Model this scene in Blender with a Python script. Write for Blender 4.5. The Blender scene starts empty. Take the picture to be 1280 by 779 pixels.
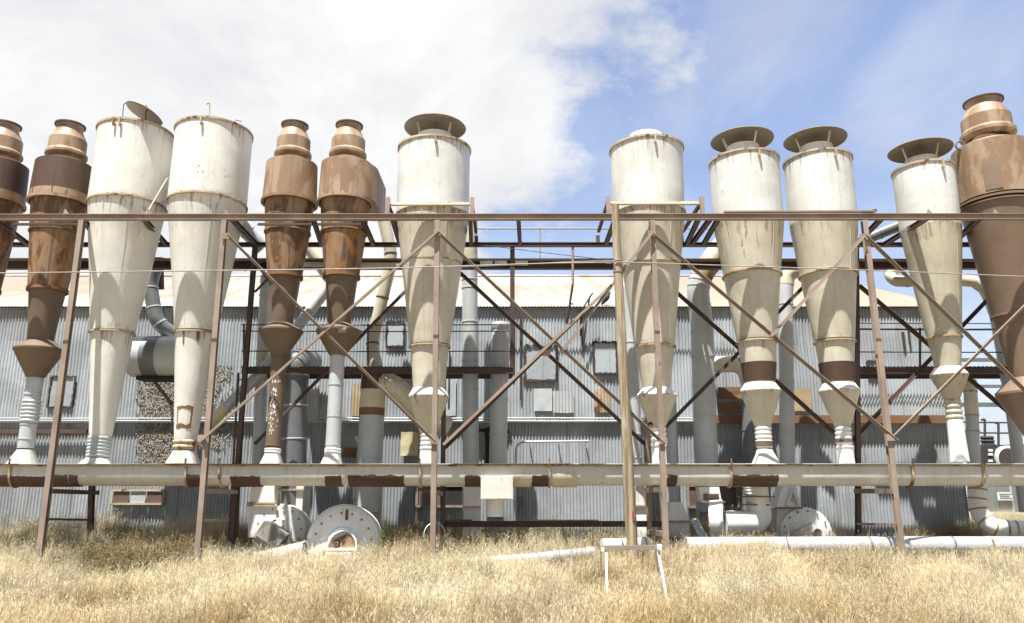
import bpy, math, random
import numpy as np
from mathutils import Vector, Matrix
random.seed(7)
rng = np.random.default_rng(11)
SC = bpy.context.scene
COL = SC.collection
R = math.radians
# ------------------------------------------------------------------ camera, world, sun, exposure
PITCH, FPX, H, CX, CY = R(13.36), 995.0, 1.6, 640.0, 389.5
cam_d = bpy.data.cameras.new('camera'); cam = bpy.data.objects.new('camera', cam_d); COL.objects.link(cam)
cam.location = (0, 0, H); cam.rotation_euler = (math.pi/2 + PITCH, 0, 0)
cam_d.lens = FPX/1280*36; cam_d.sensor_width = 36; cam_d.clip_end = 3000; cam_d.clip_start = 0.1
SC.camera = cam
SUN_E, SUN_A = R(70), R(26)              # high, from behind the camera and to the left
SDIR = Vector((-math.cos(SUN_E)*math.sin(SUN_A), -math.cos(SUN_E)*math.cos(SUN_A), math.sin(SUN_E)))
sd = bpy.data.lights.new('sun', 'SUN'); sun = bpy.data.objects.new('sun', sd); COL.objects.link(sun)
sd.energy = 5.0; sd.angle = R(0.53); sd.color = (1.0, 0.975, 0.93)
sun.rotation_euler = SDIR.to_track_quat('Z', 'Y').to_euler(); sun.location = SDIR*60
W = bpy.data.worlds.new('World'); SC.world = W; W.use_nodes = True
SC.view_settings.view_transform = 'Standard'; SC.view_settings.look = 'None'
SC.view_settings.gamma = 1; SC.view_settings.use_curve_mapping = False
SC.view_settings.exposure = 1.27

class N:                                  # tiny node-tree writer
    def __init__(s, nt): s.nt = nt
    def __call__(s, typ, ins=None, **props):
        n = s.nt.nodes.new(typ)
        for k, v in props.items(): setattr(n, k, v)
        for k, v in (ins or {}).items():
            sock = n.inputs[k]
            if isinstance(v, bpy.types.NodeSocket): s.nt.links.new(v, sock)
            else: sock.default_value = v
        return n
    def math(s, op, a, b=0.0, c=None, clamp=False):
        d = {0: a, 1: b}
        if c is not None: d[2] = c
        return s('ShaderNodeMath', d, operation=op, use_clamp=clamp).outputs[0]
    def ramp(s, v, lo, hi, a=0.0, b=1.0):
        return s('ShaderNodeMapRange', {'Value': v, 'From Min': lo, 'From Max': hi, 'To Min': a, 'To Max': b}, interpolation_type='SMOOTHSTEP').outputs[0]
    def mix(s, f, a, b, typ='MIX'):
        n = s('ShaderNodeMix', data_type='RGBA', blend_type=typ)
        for k, v in ((0, f), (6, a), (7, b)):
            if isinstance(v, bpy.types.NodeSocket): s.nt.links.new(v, n.inputs[k])
            else: n.inputs[k].default_value = v if k == 0 else (tuple(v)+(1,))[:4]
        return n.outputs[2]
    def noise(s, vec, scale, detail=4, rough=0.55, dist=0.0):
        return s('ShaderNodeTexNoise', {'Vector': vec, 'Scale': scale, 'Detail': detail, 'Roughness': rough, 'Distortion': dist}).outputs[0]

def world_nodes():
    W.node_tree.nodes.clear(); n = N(W.node_tree)
    sky = n('ShaderNodeTexSky', sky_type='NISHITA', sun_disc=False, sun_elevation=SUN_E, sun_rotation=math.pi-SUN_A,
            air_density=1.0, dust_density=1.6, ozone_density=1.0, altitude=300)
    d = n('ShaderNodeTexCoord').outputs['Generated']
    sp = n('ShaderNodeSeparateXYZ', {0: d}); x, y, z = sp.outputs
    den = n.math('ADD', n.math('MAXIMUM', z, 0.0), 0.32)
    u = n.math('DIVIDE', x, den); v = n.math('DIVIDE', y, den)
    pv = n('ShaderNodeCombineXYZ', {0: u, 1: v, 2: 3.7}).outputs[0]
    big = n.noise(pv, 1.7, 9, 0.58, 0.25)
    fine = n.noise(pv, 6.0, 8, 0.62, 0.1)
    # the big cloud bank lies to the left and its edge drops to the right of the middle
    bank = n.math('MULTIPLY', n.math('SUBTRACT', -0.33, n.math('SUBTRACT', x, n.math('MULTIPLY', z, 0.75))), 1.9)
    bank = n.math('ADD', bank, 0.36)
    bank = n.math('MINIMUM', n.math('MAXIMUM', bank, -0.34), 0.62)
    dens = n.math('ADD', n.math('ADD', n.math('MULTIPLY', n.math('SUBTRACT', big, 0.5), 1.5), bank), n.math('MULTIPLY', n.math('SUBTRACT', fine, 0.5), 0.55))
    mask = n.ramp(dens, -0.03, 0.29)
    veil = n.ramp(n.noise(pv, 2.6, 6, 0.6, 0.6), 0.38, 0.75, 0.17, 0.48)   # thin high cloud over the blue
    hor = n.ramp(z, 0.0, 0.50, 0.70, 0.12)
    thin = n.math('MAXIMUM', veil, hor)
    mask = n.math('MAXIMUM', mask, thin)
    front = n.ramp(y, -0.25, 0.30)         # cloud thinned in the unseen sky behind the camera to lower the fill
    mask = n.math('MULTIPLY', mask, n.math('ADD', n.math('MULTIPLY', front, 0.9), 0.1))
    skyc = n.mix(front, sky.outputs[0], (1.5, 1.62, 1.88), 'MULTIPLY')
    lum = n.ramp(n.noise(pv, 3.1, 7, 0.6, 0.3), 0.30, 0.70, 0.0, 1.0)
    ccol = n.mix(lum, (6.7, 6.8, 7.05), (8.6, 8.6, 8.55))
    col = n.mix(mask, skyc, ccol)
    bg = n('ShaderNodeBackground', {'Color': col, 'Strength': 0.05})
    out = n('ShaderNodeOutputWorld', {'Surface': bg.outputs[0]})
world_nodes()

# ------------------------------------------------------------------ pixel <-> place
CP, SP = math.cos(PITCH), math.sin(PITCH)
def yz(py):
    v = (py-CY)/FPX
    return CP+v*SP, SP-v*CP
def Zr(py, Y): a, b = yz(py); return H+Y*b/a
def Xr(px, py, Y): return (px-CX)/FPX*Y/yz(py)[0]
def P(px, py, Y): return Vector((Xr(px, py, Y), Y, Zr(py, Y)))
def m_px(py, Y): return Y/yz(py)[0]/FPX    # metres per pixel there
def ground_z(x, y):
    t = np.clip((np.asarray(y)-8)/8.0, 0, 1)*0.12-0.02
    s = np.clip((np.asarray(y)-15.5)/5.0, 0, 1); s = s*s*(3-2*s)*0.42
    return t+s+0.04*np.sin(np.asarray(x)*0.9+np.asarray(y)*0.5)*np.sin(np.asarray(y)*0.7+1)
def gz(x, y): return float(ground_z(x, y))

# ------------------------------------------------------------------ mesh builder
class MB:
    def __init__(s): s.v = []; s.f = []
    def add(s, vs, fs):
        o = len(s.v); s.v += [tuple(p) for p in vs]; s.f += [tuple(i+o for i in q) for q in fs]; return s
    def box(s, c, size, rot=None):
        h = [k/2 for k in size]; c = Vector(c)
        vs = [Vector((a*h[0], b*h[1], d*h[2])) for a in (-1, 1) for b in (-1, 1) for d in (-1, 1)]
        if rot is not None: vs = [rot @ p for p in vs]
        return s.add([p+c for p in vs], [(0,1,3,2),(4,6,7,5),(0,4,5,1),(2,3,7,6),(0,2,6,4),(1,5,7,3)])
    def poly_bar(s, p0, p1, sec, up=(0, 0, 1)):
        p0, p1 = Vector(p0), Vector(p1); d = (p1-p0).normalized(); up = Vector(up)
        if abs(d.dot(up)) > 0.95: up = Vector((0, -1, 0))
        a = d.cross(up).normalized(); b = a.cross(d).normalized(); n = len(sec)
        vs = [p0+a*u+b*w for u, w in sec]+[p1+a*u+b*w for u, w in sec]
        fs = [(i, (i+1) % n, n+(i+1) % n, n+i) for i in range(n)]+[tuple(range(n))[::-1], tuple(range(n, 2*n))]
        return s.add(vs, fs)
    def bar(s, p0, p1, w, h=None, up=(0, 0, 1)):
        h = h or w
        return s.poly_bar(p0, p1, [(-w/2, -h/2), (w/2, -h/2), (w/2, h/2), (-w/2, h/2)], up)
    def angle(s, p0, p1, w, t=0.012, up=(0, 0, 1)):
        return s.poly_bar(p0, p1, [(-w/2, -w/2), (w/2, -w/2), (w/2, -w/2+t), (-w/2+t, -w/2+t), (-w/2+t, w/2), (-w/2, w/2)], up)
    def ibeam(s, p0, p1, w, h, t=0.014, up=(0, 0, 1)):
        q = [(-w/2,-h/2),(w/2,-h/2),(w/2,-h/2+t),(t/2,-h/2+t),(t/2,h/2-t),(w/2,h/2-t),(w/2,h/2),(-w/2,h/2),(-w/2,h/2-t),(-t/2,h/2-t),(-t/2,-h/2+t),(-w/2,-h/2+t)]
        return s.poly_bar(p0, p1, q, up)
    def lathe(s, prof, c, n=56, rot=None, a0=0.0, a1=2*math.pi, cap0=False, cap1=False, wob=0.0):
        c = Vector(c); full = abs(a1-a0-2*math.pi) < 1e-6; m = n if full else n+1; vs = []
        for r, z in prof:
            for k in range(m):
                t = a0+(a1-a0)*k/n; rr = r*(1+wob*math.sin(3*t+z*2)+wob*0.6*math.sin(5*t-z*3))
                p = Vector((rr*math.cos(t), rr*math.sin(t), z))
                vs.append(c+(rot @ p if rot is not None else p))
        fs = []
        for j in range(len(prof)-1):
            for k in range(n):
                a = j*m+k; b = j*m+(k+1) % m
                fs.append((a, b, b+m, a+m))
        if cap0: fs.append(tuple(range(m))[::-1])
        if cap1: fs.append(tuple(range((len(prof)-1)*m, len(prof)*m)))
        return s.add(vs, fs)
    def tube(s, path, r, n=20, caps=True):
        pts = [Vector(p) for p in path]; rs = r if isinstance(r, (list, tuple)) else [r]*len(pts)
        t0 = (pts[1]-pts[0]).normalized(); a = t0.orthogonal().normalized(); vs = []
        for i, p in enumerate(pts):
            if i == 0: t = t0
            elif i == len(pts)-1: t = (pts[-1]-pts[-2]).normalized()
            else: t = ((pts[i+1]-p).normalized()+(p-pts[i-1]).normalized()).normalized()
            a = (a-t*a.dot(t)).normalized(); b = t.cross(a)
            for k in range(n):
                w = 2*math.pi*k/n; vs.append(p+(a*math.cos(w)+b*math.sin(w))*rs[i])
        fs = [(j*n+k, j*n+(k+1) % n, (j+1)*n+(k+1) % n, (j+1)*n+k) for j in range(len(pts)-1) for k in range(n)]
        if caps: fs += [tuple(range(n))[::-1], tuple(range((len(pts)-1)*n, len(pts)*n))]
        return s.add(vs, fs)
    def prism(s, outline, d):
        d = Vector(d); n = len(outline); o = [Vector(p) for p in outline]
        return s.add(o+[p+d for p in o], [(i, (i+1) % n, n+(i+1) % n, n+i) for i in range(n)]+[tuple(range(n))[::-1], tuple(range(n, 2*n))])
    def build(s, name, mat, parent=None, smooth=True, origin=None, label=None, kind=None, sharp=32):
        if parent is not None: o0 = Vector(parent['_w'])
        elif origin is not None: o0 = Vector(origin)
        else:
            a = np.array(s.v); o0 = Vector(((a[:, 0].min()+a[:, 0].max())/2, (a[:, 1].min()+a[:, 1].max())/2, a[:, 2].min()))
        me = bpy.data.meshes.new(name); me.from_pydata([Vector(p)-o0 for p in s.v], [], s.f)
        me.materials.append(mat)
        if smooth:
            me.polygons.foreach_set('use_smooth', [True]*len(me.polygons)); me.set_sharp_from_angle(angle=R(sharp))
        me.update(); ob = bpy.data.objects.new(name, me); COL.objects.link(ob)
        if parent is not None: ob.parent = parent; ob['_w'] = list(o0)
        else: ob.location = o0; ob['_w'] = list(o0)
        if label: ob['label'] = label
        if kind: ob['kind'] = kind
        return ob
def thing(name, label, cat, loc, group=None):
    o = bpy.data.objects.new(name, None); COL.objects.link(o); o.location = loc; o.empty_display_size = 0.2
    o['label'] = label; o['category'] = cat; o['_w'] = list(loc)
    if group: o['group'] = group
    return o
def tag(o, label, cat, group=None):
    o['label'] = label; o['category'] = cat
    if group: o['group'] = group
    return o
def bend(pts, rad, n=6):                  # round the corners of a path
    pts = [Vector(p) for p in pts]; out = [pts[0]]
    for i in range(1, len(pts)-1):
        a, b, c = pts[i-1], pts[i], pts[i+1]
        r = min(rad, (a-b).length*0.48, (c-b).length*0.48)
        s, e = b+(a-b).normalized()*r, b+(c-b).normalized()*r
        for k in range(n+1):
            t = k/n; out.append(s*(1-t)**2+b*2*t*(1-t)+e*t*t)
    return out+[pts[-1]]

# ------------------------------------------------------------------ materials
def new_mat(name):
    m = bpy.data.materials.new(name); m.use_nodes = True; m.node_tree.nodes.clear(); return m, N(m.node_tree)
def metal(name, base, alt=None, rust=(0.20, 0.09, 0.035), rust_amt=0.15, streak=0.25, rough=0.55, metallic=0.0, alt_amt=0.5, hard=False, drips=0.35,
          dirt=(0.16, 0.12, 0.08), bump=0.15, dent=0.0, scale=1.0, spec=0.35):
    m, n = new_mat(name)
    tc = n('ShaderNodeTexCoord').outputs['Object']; oi = n('ShaderNodeObjectInfo').outputs['Random']
    off = n('ShaderNodeCombineXYZ', {0: n.math('MULTIPLY', oi, 37.0), 1: n.math('MULTIPLY', oi, 91.0), 2: n.math('MULTIPLY', oi, 13.0)}).outputs[0]
    vec = n('ShaderNodeVectorMath', {0: tc, 1: off}, operation='ADD').outputs[0]
    st = n('ShaderNodeMapping', {'Vector': vec, 'Scale': (7*scale, 7*scale, 0.45*scale)}).outputs[0]
    blotch = n.noise(n('ShaderNodeMapping', {'Vector': vec, 'Scale': (1.7, 1.7, 0.62)}).outputs[0], 1.3*scale, 7, 0.6, 0.4) if hard else n.noise(vec, 1.3*scale, 7, 0.6, 0.4); fine = n.noise(vec, 16*scale, 6, 0.65); run = n.noise(st, 1.0, 6, 0.62)
    alt = alt or tuple(c*0.80 for c in base)
    col = n.mix(n.ramp(blotch, 0.44, 0.56) if hard else n.ramp(blotch, 0.5-0.22*alt_amt-0.05, 0.5+0.25), base, alt)
    col = n.mix(n.math('MULTIPLY', n.ramp(run, 0.50, 0.78), streak), col, dirt)
    col = n.mix(n.math('MULTIPLY', n.ramp(fine, 0.35, 0.70), 0.16), col, tuple(c*0.55 for c in base))
    # rust: broad patches broken up by fine noise, plus small chips
    rn = n.math('ADD', n.math('MULTIPLY', n.noise(vec, 2.6*scale, 9, 0.68, 0.5), 0.62), n.math('MULTIPLY', run, 0.38))
    th = 0.70-0.30*rust_amt
    rm = n.ramp(rn, th, th+0.05)
    chip = n.ramp(n.noise(vec, 9*scale, 5, 0.7), 0.735-0.07*rust_amt, 0.755-0.07*rust_amt)
    gz_ = n('ShaderNodeSeparateXYZ', {0: n('ShaderNodeTexCoord').outputs['Generated']}).outputs[2]
    dn = n.noise(n('ShaderNodeMapping', {'Vector': vec, 'Scale': (11, 11, 0.22)}).outputs[0], 1.0, 5, 0.7)
    drip = n.ramp(n.math('SUBTRACT', dn, n.math('MULTIPLY', n.math('SUBTRACT', 1.0, gz_), 0.42)), 0.60-0.14*drips, 0.70-0.14*drips)
    foot = n.ramp(n.math('SUBTRACT', n.noise(vec, 7, 5, 0.65), n.math('MULTIPLY', gz_, 3.0)), 0.47-0.1*drips, 0.60-0.1*drips)
    edge = n.math('MULTIPLY', n.math('MAXIMUM', drip, n.math('MULTIPLY', foot, 0.4)), min(1.0, drips))
    rm = n.math('MAXIMUM', rm, chip); rm = n.math('MAXIMUM', rm, n.math('MULTIPLY', edge, 0.75))
    rcol = n.mix(n.noise(vec, 22*scale, 4), rust, tuple(c*0.45 for c in rust))
    col = n.mix(rm, col, rcol)
    hgt = n.math('ADD', n.math('MULTIPLY', fine, 0.25), n.math('MULTIPLY', rm, 0.3))
    bp = n('ShaderNodeBump', {'Height': hgt, 'Strength': bump, 'Distance': 0.02}).outputs[0]
    if dent:
        bp = n('ShaderNodeBump', {'Height': n.noise(vec, 1.1, 2, 0.4), 'Strength': dent, 'Distance': 0.25, 'Normal': bp}).outputs[0]
    rg = n.math('ADD', n.math('MULTIPLY', rm, 0.30), rough, clamp=True)
    mt = n.math('MULTIPLY', n.math('SUBTRACT', 1.0, rm), metallic)
    b = n('ShaderNodeBsdfPrincipled', {'Base Color': col, 'Roughness': rg, 'Metallic': mt, 'Normal': bp, 'Specular IOR Level': spec})
    n('ShaderNodeOutputMaterial', {'Surface': b.outputs[0]})
    return m
def plain(name, col, rough=0.7, var=0.3, scale=6, metallic=0.0):
    m, n = new_mat(name); tc = n('ShaderNodeTexCoord').outputs['Object']
    c = n.mix(n.ramp(n.noise(tc, scale, 6, 0.6), 0.3, 0.7), col, tuple(k*(1-var) for k in col))
    b = n('ShaderNodeBsdfPrincipled', {'Base Color': c, 'Roughness': rough, 'Metallic': metallic})
    n('ShaderNodeOutputMaterial', {'Surface': b.outputs[0]}); return m
M = {}
M['cream'] = metal('cream_paint', (0.715, 0.705, 0.645), (0.65, 0.635, 0.56), rust_amt=0.10, streak=0.22, rough=0.42, dent=0.10, rust=(0.26, 0.12, 0.05), drips=0.8)
M['beige'] = metal('beige_paint_dimmed', (0.61, 0.57, 0.46), (0.50, 0.455, 0.35), rust_amt=0.10, streak=0.28, rough=0.42, dent=0.14, drips=0.8)  # beige, toned below the barrels for the grazing light on the cones
M['pale'] = metal('pale_weathered_paint', (0.65, 0.655, 0.625), (0.55, 0.54, 0.485), rust_amt=0.08, streak=0.32, rough=0.40, dent=0.12, drips=0.8)
M['olive'] = metal('olive_weathered_paint', (0.52, 0.485, 0.375), (0.43, 0.39, 0.285), rust_amt=0.10, streak=0.30, rough=0.45, dent=0.16, drips=0.8)
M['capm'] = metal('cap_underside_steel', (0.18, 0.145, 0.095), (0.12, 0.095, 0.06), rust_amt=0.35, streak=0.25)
M['brown'] = metal('rusty_brown_steel', (0.30, 0.19, 0.115), (0.115, 0.068, 0.04), hard=True, scale=1.5, rust=(0.38, 0.19, 0.07), rust_amt=0.6, streak=0.45, rough=0.55, dirt=(0.09, 0.055, 0.04), alt_amt=0.9)
M['tan'] = metal('tan_rusted_steel', (0.35, 0.255, 0.17), (0.235, 0.15, 0.09), hard=True, scale=1.1, rust=(0.36, 0.20, 0.10), rust_amt=0.42, streak=0.40, rough=0.5, dirt=(0.20, 0.13, 0.09), alt_amt=0.8)
M['chestnut'] = metal('chestnut_paint', (0.215, 0.15, 0.105), (0.165, 0.112, 0.076), rust_amt=0.2, streak=0.35, rough=0.45)
M['darkbrown'] = metal('dark_oxide_paint', (0.098, 0.056, 0.038), (0.075, 0.043, 0.03), rust_amt=0.12, streak=0.15, rough=0.55)
M['umber'] = metal('umber_paint', (0.17, 0.122, 0.082), (0.125, 0.087, 0.056), rust_amt=0.12, streak=0.2, rough=0.5)
M['rust'] = metal('heavy_rust', (0.21, 0.115, 0.06), (0.15, 0.075, 0.04), rust=(0.30, 0.15, 0.06), rust_amt=0.5, streak=0.4, rough=0.8)
M['ringrust'] = metal('rust_stained_ring', (0.50, 0.43, 0.30), (0.30, 0.19, 0.09), rust_amt=0.55, streak=0.3, rough=0.6, alt_amt=0.9)
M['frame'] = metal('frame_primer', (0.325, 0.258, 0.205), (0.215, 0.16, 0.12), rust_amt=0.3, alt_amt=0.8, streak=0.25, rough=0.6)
M['framedark'] = metal('dark_and_shaded_steel', (0.10, 0.066, 0.054), (0.07, 0.045, 0.037), rust_amt=0.22, streak=0.25, rough=0.6)  # dark steel; on back frame members the tone carries their shade
M['galv'] = metal('galvanised_sheet', (0.50, 0.525, 0.53), (0.42, 0.44, 0.44), rust_amt=0.05, streak=0.28, rough=0.45, metallic=0.15, dirt=(0.30, 0.28, 0.24))
M['galvdark'] = metal('old_and_shaded_galvanised', (0.18, 0.19, 0.195), (0.13, 0.138, 0.142), rust_amt=0.10, streak=0.4, rough=0.45, metallic=0.25, dirt=(0.10, 0.09, 0.08))
M['white'] = metal('white_paint', (0.80, 0.80, 0.78), (0.73, 0.72, 0.68), rust_amt=0.08, streak=0.18, rough=0.4)
M['trough'] = metal('trough_paint', (0.64, 0.635, 0.59), (0.56, 0.54, 0.47), rust_amt=0.14, streak=0.36, rough=0.38, dirt=(0.30, 0.22, 0.13))
M['roof'] = None
M['dark'] = plain('dark_opening_and_shadow', (0.02, 0.018, 0.016), 0.9)
M['black'] = plain('black_rubber', (0.03, 0.03, 0.03), 0.8)
M['cable'] = plain('weathered_cable', (0.34, 0.31, 0.27), 0.6)
M['darkcable'] = plain('dark_cable', (0.05, 0.045, 0.04), 0.7)

def wall_mat(name, a, b, rust_amt, vert=True):
    m, n = new_mat(name); tc = n('ShaderNodeTexCoord').outputs['Object']
    sx = n('ShaderNodeSeparateXYZ', {0: tc})
    # sheets: each about 0.7 m wide gets its own tone
    sheet = n('ShaderNodeTexWhiteNoise', {'Vector': n('ShaderNodeCombineXYZ', {0: n.math('FLOOR', n.math('DIVIDE', sx.outputs[0], 0.68)), 1: n.math('FLOOR', n.math('DIVIDE', sx.outputs[2], 2.6))}).outputs[0]}, noise_dimensions='2D').outputs[0]
    st = n('ShaderNodeMapping', {'Vector': tc, 'Scale': (4.5, 4.5, 0.30)}).outputs[0]
    run = n.noise(st, 1.0, 7, 0.62); blotch = n.noise(tc, 0.8, 7, 0.6, 0.3); fine = n.noise(tc, 14, 6, 0.65)
    col = n.mix(n.ramp(blotch, 0.35, 0.68), a, b)
    col = n.mix(n.math('MULTIPLY', sheet, 0.75), col, tuple(k*0.62 for k in a))
    col = n.mix(n.math('MULTIPLY', n.ramp(run, 0.52, 0.72), 0.7), col, (0.17, 0.155, 0.135))
    col = n.mix(n.math('MULTIPLY', n.ramp(fine, 0.4, 0.7), 0.22), col, tuple(k*0.5 for k in a))
    rm = n.ramp(n.math('ADD', n.math('MULTIPLY', run, 0.6), n.math('MULTIPLY', n.noise(tc, 1.9, 8, 0.65, 0.4), 0.4)), 0.66-0.22*rust_amt, 0.74-0.22*rust_amt)
    col = n.mix(n.math('MULTIPLY', rm, 0.75), col, (0.24, 0.13, 0.06))
    b_ = n('ShaderNodeBsdfPrincipled', {'Base Color': col, 'Roughness': 0.5, 'Metallic': 0.12, 'Specular IOR Level': 0.35,
           'Normal': n('ShaderNodeBump', {'Height': blotch, 'Strength': 0.2, 'Distance': 0.1}).outputs[0]})
    n('ShaderNodeOutputMaterial', {'Surface': b_.outputs[0]}); return m
M['wall'] = wall_mat('corrugated_zinc_wall', (0.45, 0.485, 0.51), (0.32, 0.345, 0.36), 0.26)
M['wall_low'] = wall_mat('corrugated_zinc_lower_wall', (0.40, 0.425, 0.44), (0.28, 0.30, 0.31), 0.18)

def roof_mat():
    m, n = new_mat('corrugated_roof'); tc = n('ShaderNodeTexCoord').outputs['Object']
    st = n('ShaderNodeMapping', {'Vector': tc, 'Scale': (2.2, 0.22, 0.22)}).outputs[0]
    run = n.noise(st, 1.0, 7, 0.62, 0.2); blotch = n.noise(tc, 0.35, 7, 0.62, 0.5)
    sx = n('ShaderNodeSeparateXYZ', {0: tc})
    right = n.ramp(sx.outputs[0], 4.0, 13.0, 0.0, 0.16)
    left = n.ramp(sx.outputs[0], -5.0, -12.0, 0.0, 0.10)
    rm = n.ramp(n.math('ADD', n.math('ADD', n.math('MULTIPLY', run, 0.55), n.math('MULTIPLY', blotch, 0.45)), n.math('ADD', right, left)), 0.44, 0.62)
    col = n.mix(n.math('MULTIPLY', rm, 0.85), (0.31, 0.297, 0.27), (0.225, 0.172, 0.118))
    col = n.mix(n.math('MULTIPLY', n.ramp(n.noise(tc, 9, 5), 0.45, 0.75), 0.3), col, (0.30, 0.25, 0.20))
    b = n('ShaderNodeBsdfPrincipled', {'Base Color': col, 'Roughness': 0.6, 'Metallic': 0.05})
    n('ShaderNodeOutputMaterial', {'Surface': b.outputs[0]}); return m
M['roof'] = roof_mat()
def wood_mat():
    m, n = new_mat('weathered_pole_wood'); tc = n('ShaderNodeTexCoord').outputs['Object']
    st = n('ShaderNodeMapping', {'Vector': tc, 'Scale': (16, 16, 0.55)}).outputs[0]
    g = n.noise(st, 1.0, 9, 0.65, 0.4); g2 = n.noise(n('ShaderNodeMapping', {'Vector': tc, 'Scale': (5, 5, 0.7)}).outputs[0], 1.0, 6, 0.6)
    col = n.mix(n.ramp(g, 0.35, 0.65), (0.42, 0.34, 0.225), (0.18, 0.125, 0.07))
    col = n.mix(n.ramp(g2, 0.5, 0.75), col, (0.52, 0.47, 0.38))
    col = n.mix(n.ramp(g, 0.66, 0.72), col, (0.05, 0.035, 0.02))
    b = n('ShaderNodeBsdfPrincipled', {'Base Color': col, 'Roughness': 0.85, 'Normal': n('ShaderNodeBump', {'Height': g, 'Strength': 0.7, 'Distance': 0.03}).outputs[0]})
    n('ShaderNodeOutputMaterial', {'Surface': b.outputs[0]}); return m
M['wood'] = wood_mat()
def soil_mat():
    m, n = new_mat('dry_soil'); tc = n('ShaderNodeTexCoord').outputs['Object']
    col = n.mix(n.ramp(n.noise(tc, 2.0, 9, 0.65), 0.35, 0.65), (0.17, 0.13, 0.08), (0.25, 0.2, 0.125))
    sy = n('ShaderNodeSeparateXYZ', {0: tc}).outputs[1]
    col = n.mix(n.ramp(sy, 24, 40), col, n.mix(n.noise(tc, 0.4, 6), (0.20, 0.21, 0.09), (0.36, 0.31, 0.18)))
    b = n('ShaderNodeBsdfPrincipled', {'Base Color': col, 'Roughness': 0.95, 'Normal': n('ShaderNodeBump', {'Height': n.noise(tc, 12, 8), 'Strength': 0.6, 'Distance': 0.05}).outputs[0]})
    n('ShaderNodeOutputMaterial', {'Surface': b.outputs[0]}); return m
M['soil'] = soil_mat()
def leaf_mat(name, attr=None, col=(0.08, 0.14, 0.03), tr=0.25):
    m, n = new_mat(name)
    c = n('ShaderNodeAttribute', attribute_name=attr).outputs['Color'] if attr else n('ShaderNodeRGB').outputs[0]
    if not attr: c.default_value = tuple(col)+(1,)
    d = n('ShaderNodeBsdfDiffuse', {'Color': c}); t = n('ShaderNodeBsdfTranslucent', {'Color': c})
    mx = n('ShaderNodeMixShader', {0: tr, 1: d.outputs[0], 2: t.outputs[0]})
    n('ShaderNodeOutputMaterial', {'Surface': mx.outputs[0]}); return m
M['grass'] = leaf_mat('dry_grass', 'tone', tr=0.3)
M['leaf'] = leaf_mat('green_leaf', col=(0.16, 0.24, 0.05))
M['stem'] = plain('weed_stem', (0.22, 0.24, 0.08), 0.8)

# ------------------------------------------------------------------ ground
def make_ground():
    xs = np.concatenate([[-1500, -400, -120, -50], np.linspace(-26, 26, 66), [50, 120, 400, 1500]])
    ys = np.concatenate([[-300, -60, -10], np.linspace(0, 26, 53), [30, 40, 70, 150, 500, 2000]])
    X, Y = np.meshgrid(xs, ys); Z = ground_z(X, Y); nx = len(xs)
    mb = MB(); mb.v = [tuple(p) for p in np.stack([X.ravel(), Y.ravel(), Z.ravel()], 1)]
    mb.f = [(j*nx+i, j*nx+i+1, (j+1)*nx+i+1, (j+1)*nx+i) for j in range(len(ys)-1) for i in range(nx-1)]
    mb.build('ground', M['soil'], origin=(0, 0, 0), kind='structure')
make_ground()

# ------------------------------------------------------------------ the corrugated shed
YW = 20.6
SHED_R, SHED_L, YR = Xr(1211, 640, YW), -19.0, YW+8.0
Z_EAVE = Zr(383, YW-0.10); Z_RIDGE = Zr(346, YR); Z_GIRT = Zr(528, YW)
def corrugated(x0, x1, z0, z1, Y, amp=0.019, per=0.084, ragged=0.0, sub=5, lean=0.0, rows=1):
    n = int((x1-x0)/per*sub); xs = np.linspace(x0, x1, n+1); mb = MB()
    jag = np.cumsum(rng.normal(0, 1, n+1)); jag = jag-np.linspace(jag[0], jag[-1], n+1)
    jag = jag/max(1e-6, np.abs(jag).max())*ragged
    yy = Y-amp*np.sin(xs/per*2*math.pi)
    wob = 0.012*np.sin(xs*1.7)+0.008*np.sin(xs*4.1+1)
    for k in range(rows+1):
        t = k/rows; mb.v += [(x, y+w*math.sin(t*9+1)+lean*(1-t), z0+j*(1-t)+(z1-z0)*t) for x, y, j, w in zip(xs, yy, jag, wob)]
    for k in range(rows):
        o = k*(n+1); mb.f += [(o+i, o+i+1, o+n+1+i+1, o+n+1+i) for i in range(n)]
    return mb
def rect_px(x0, y0, x1, y1, Y):           # a photo rectangle laid on plane Y -> world x0,x1,z0,z1
    yc = (y0+y1)/2
    return Xr(x0, yc, Y), Xr(x1, yc, Y), Zr(y1, Y), Zr(y0, Y)
shed = thing('factory_shed', 'long corrugated zinc shed with a low gabled roof behind the cyclones', 'shed', ((SHED_L+SHED_R)/2, YW+4, 0.5))
corrugated(SHED_L, SHED_R, Z_GIRT, Z_EAVE-0.01, YW, rows=6).build('wall', M['wall'], shed, sharp=80)
corrugated(SHED_L, SHED_R, 0.2, Z_GIRT+0.05, YW+0.055, amp=0.019, rows=3).build('lower_wall', M['wall_low'], shed, sharp=80)
e = MB(); e.v = [(SHED_R, YW, 0.2), (SHED_R, YR+8, 0.2), (SHED_R, YR+8, Z_EAVE-0.02), (SHED_R, YR, Z_RIDGE-0.03), (SHED_R, YW, Z_EAVE-0.02)]; e.f = [(0, 1, 2, 3, 4)]
e.v += [(SHED_L, y, z) for _, y, z in e.v[:5]]; e.f += [(9, 8, 7, 6, 5), (1, 6, 7, 2)]
e.build('gable_wall', M['wall'], shed, smooth=False)
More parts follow.
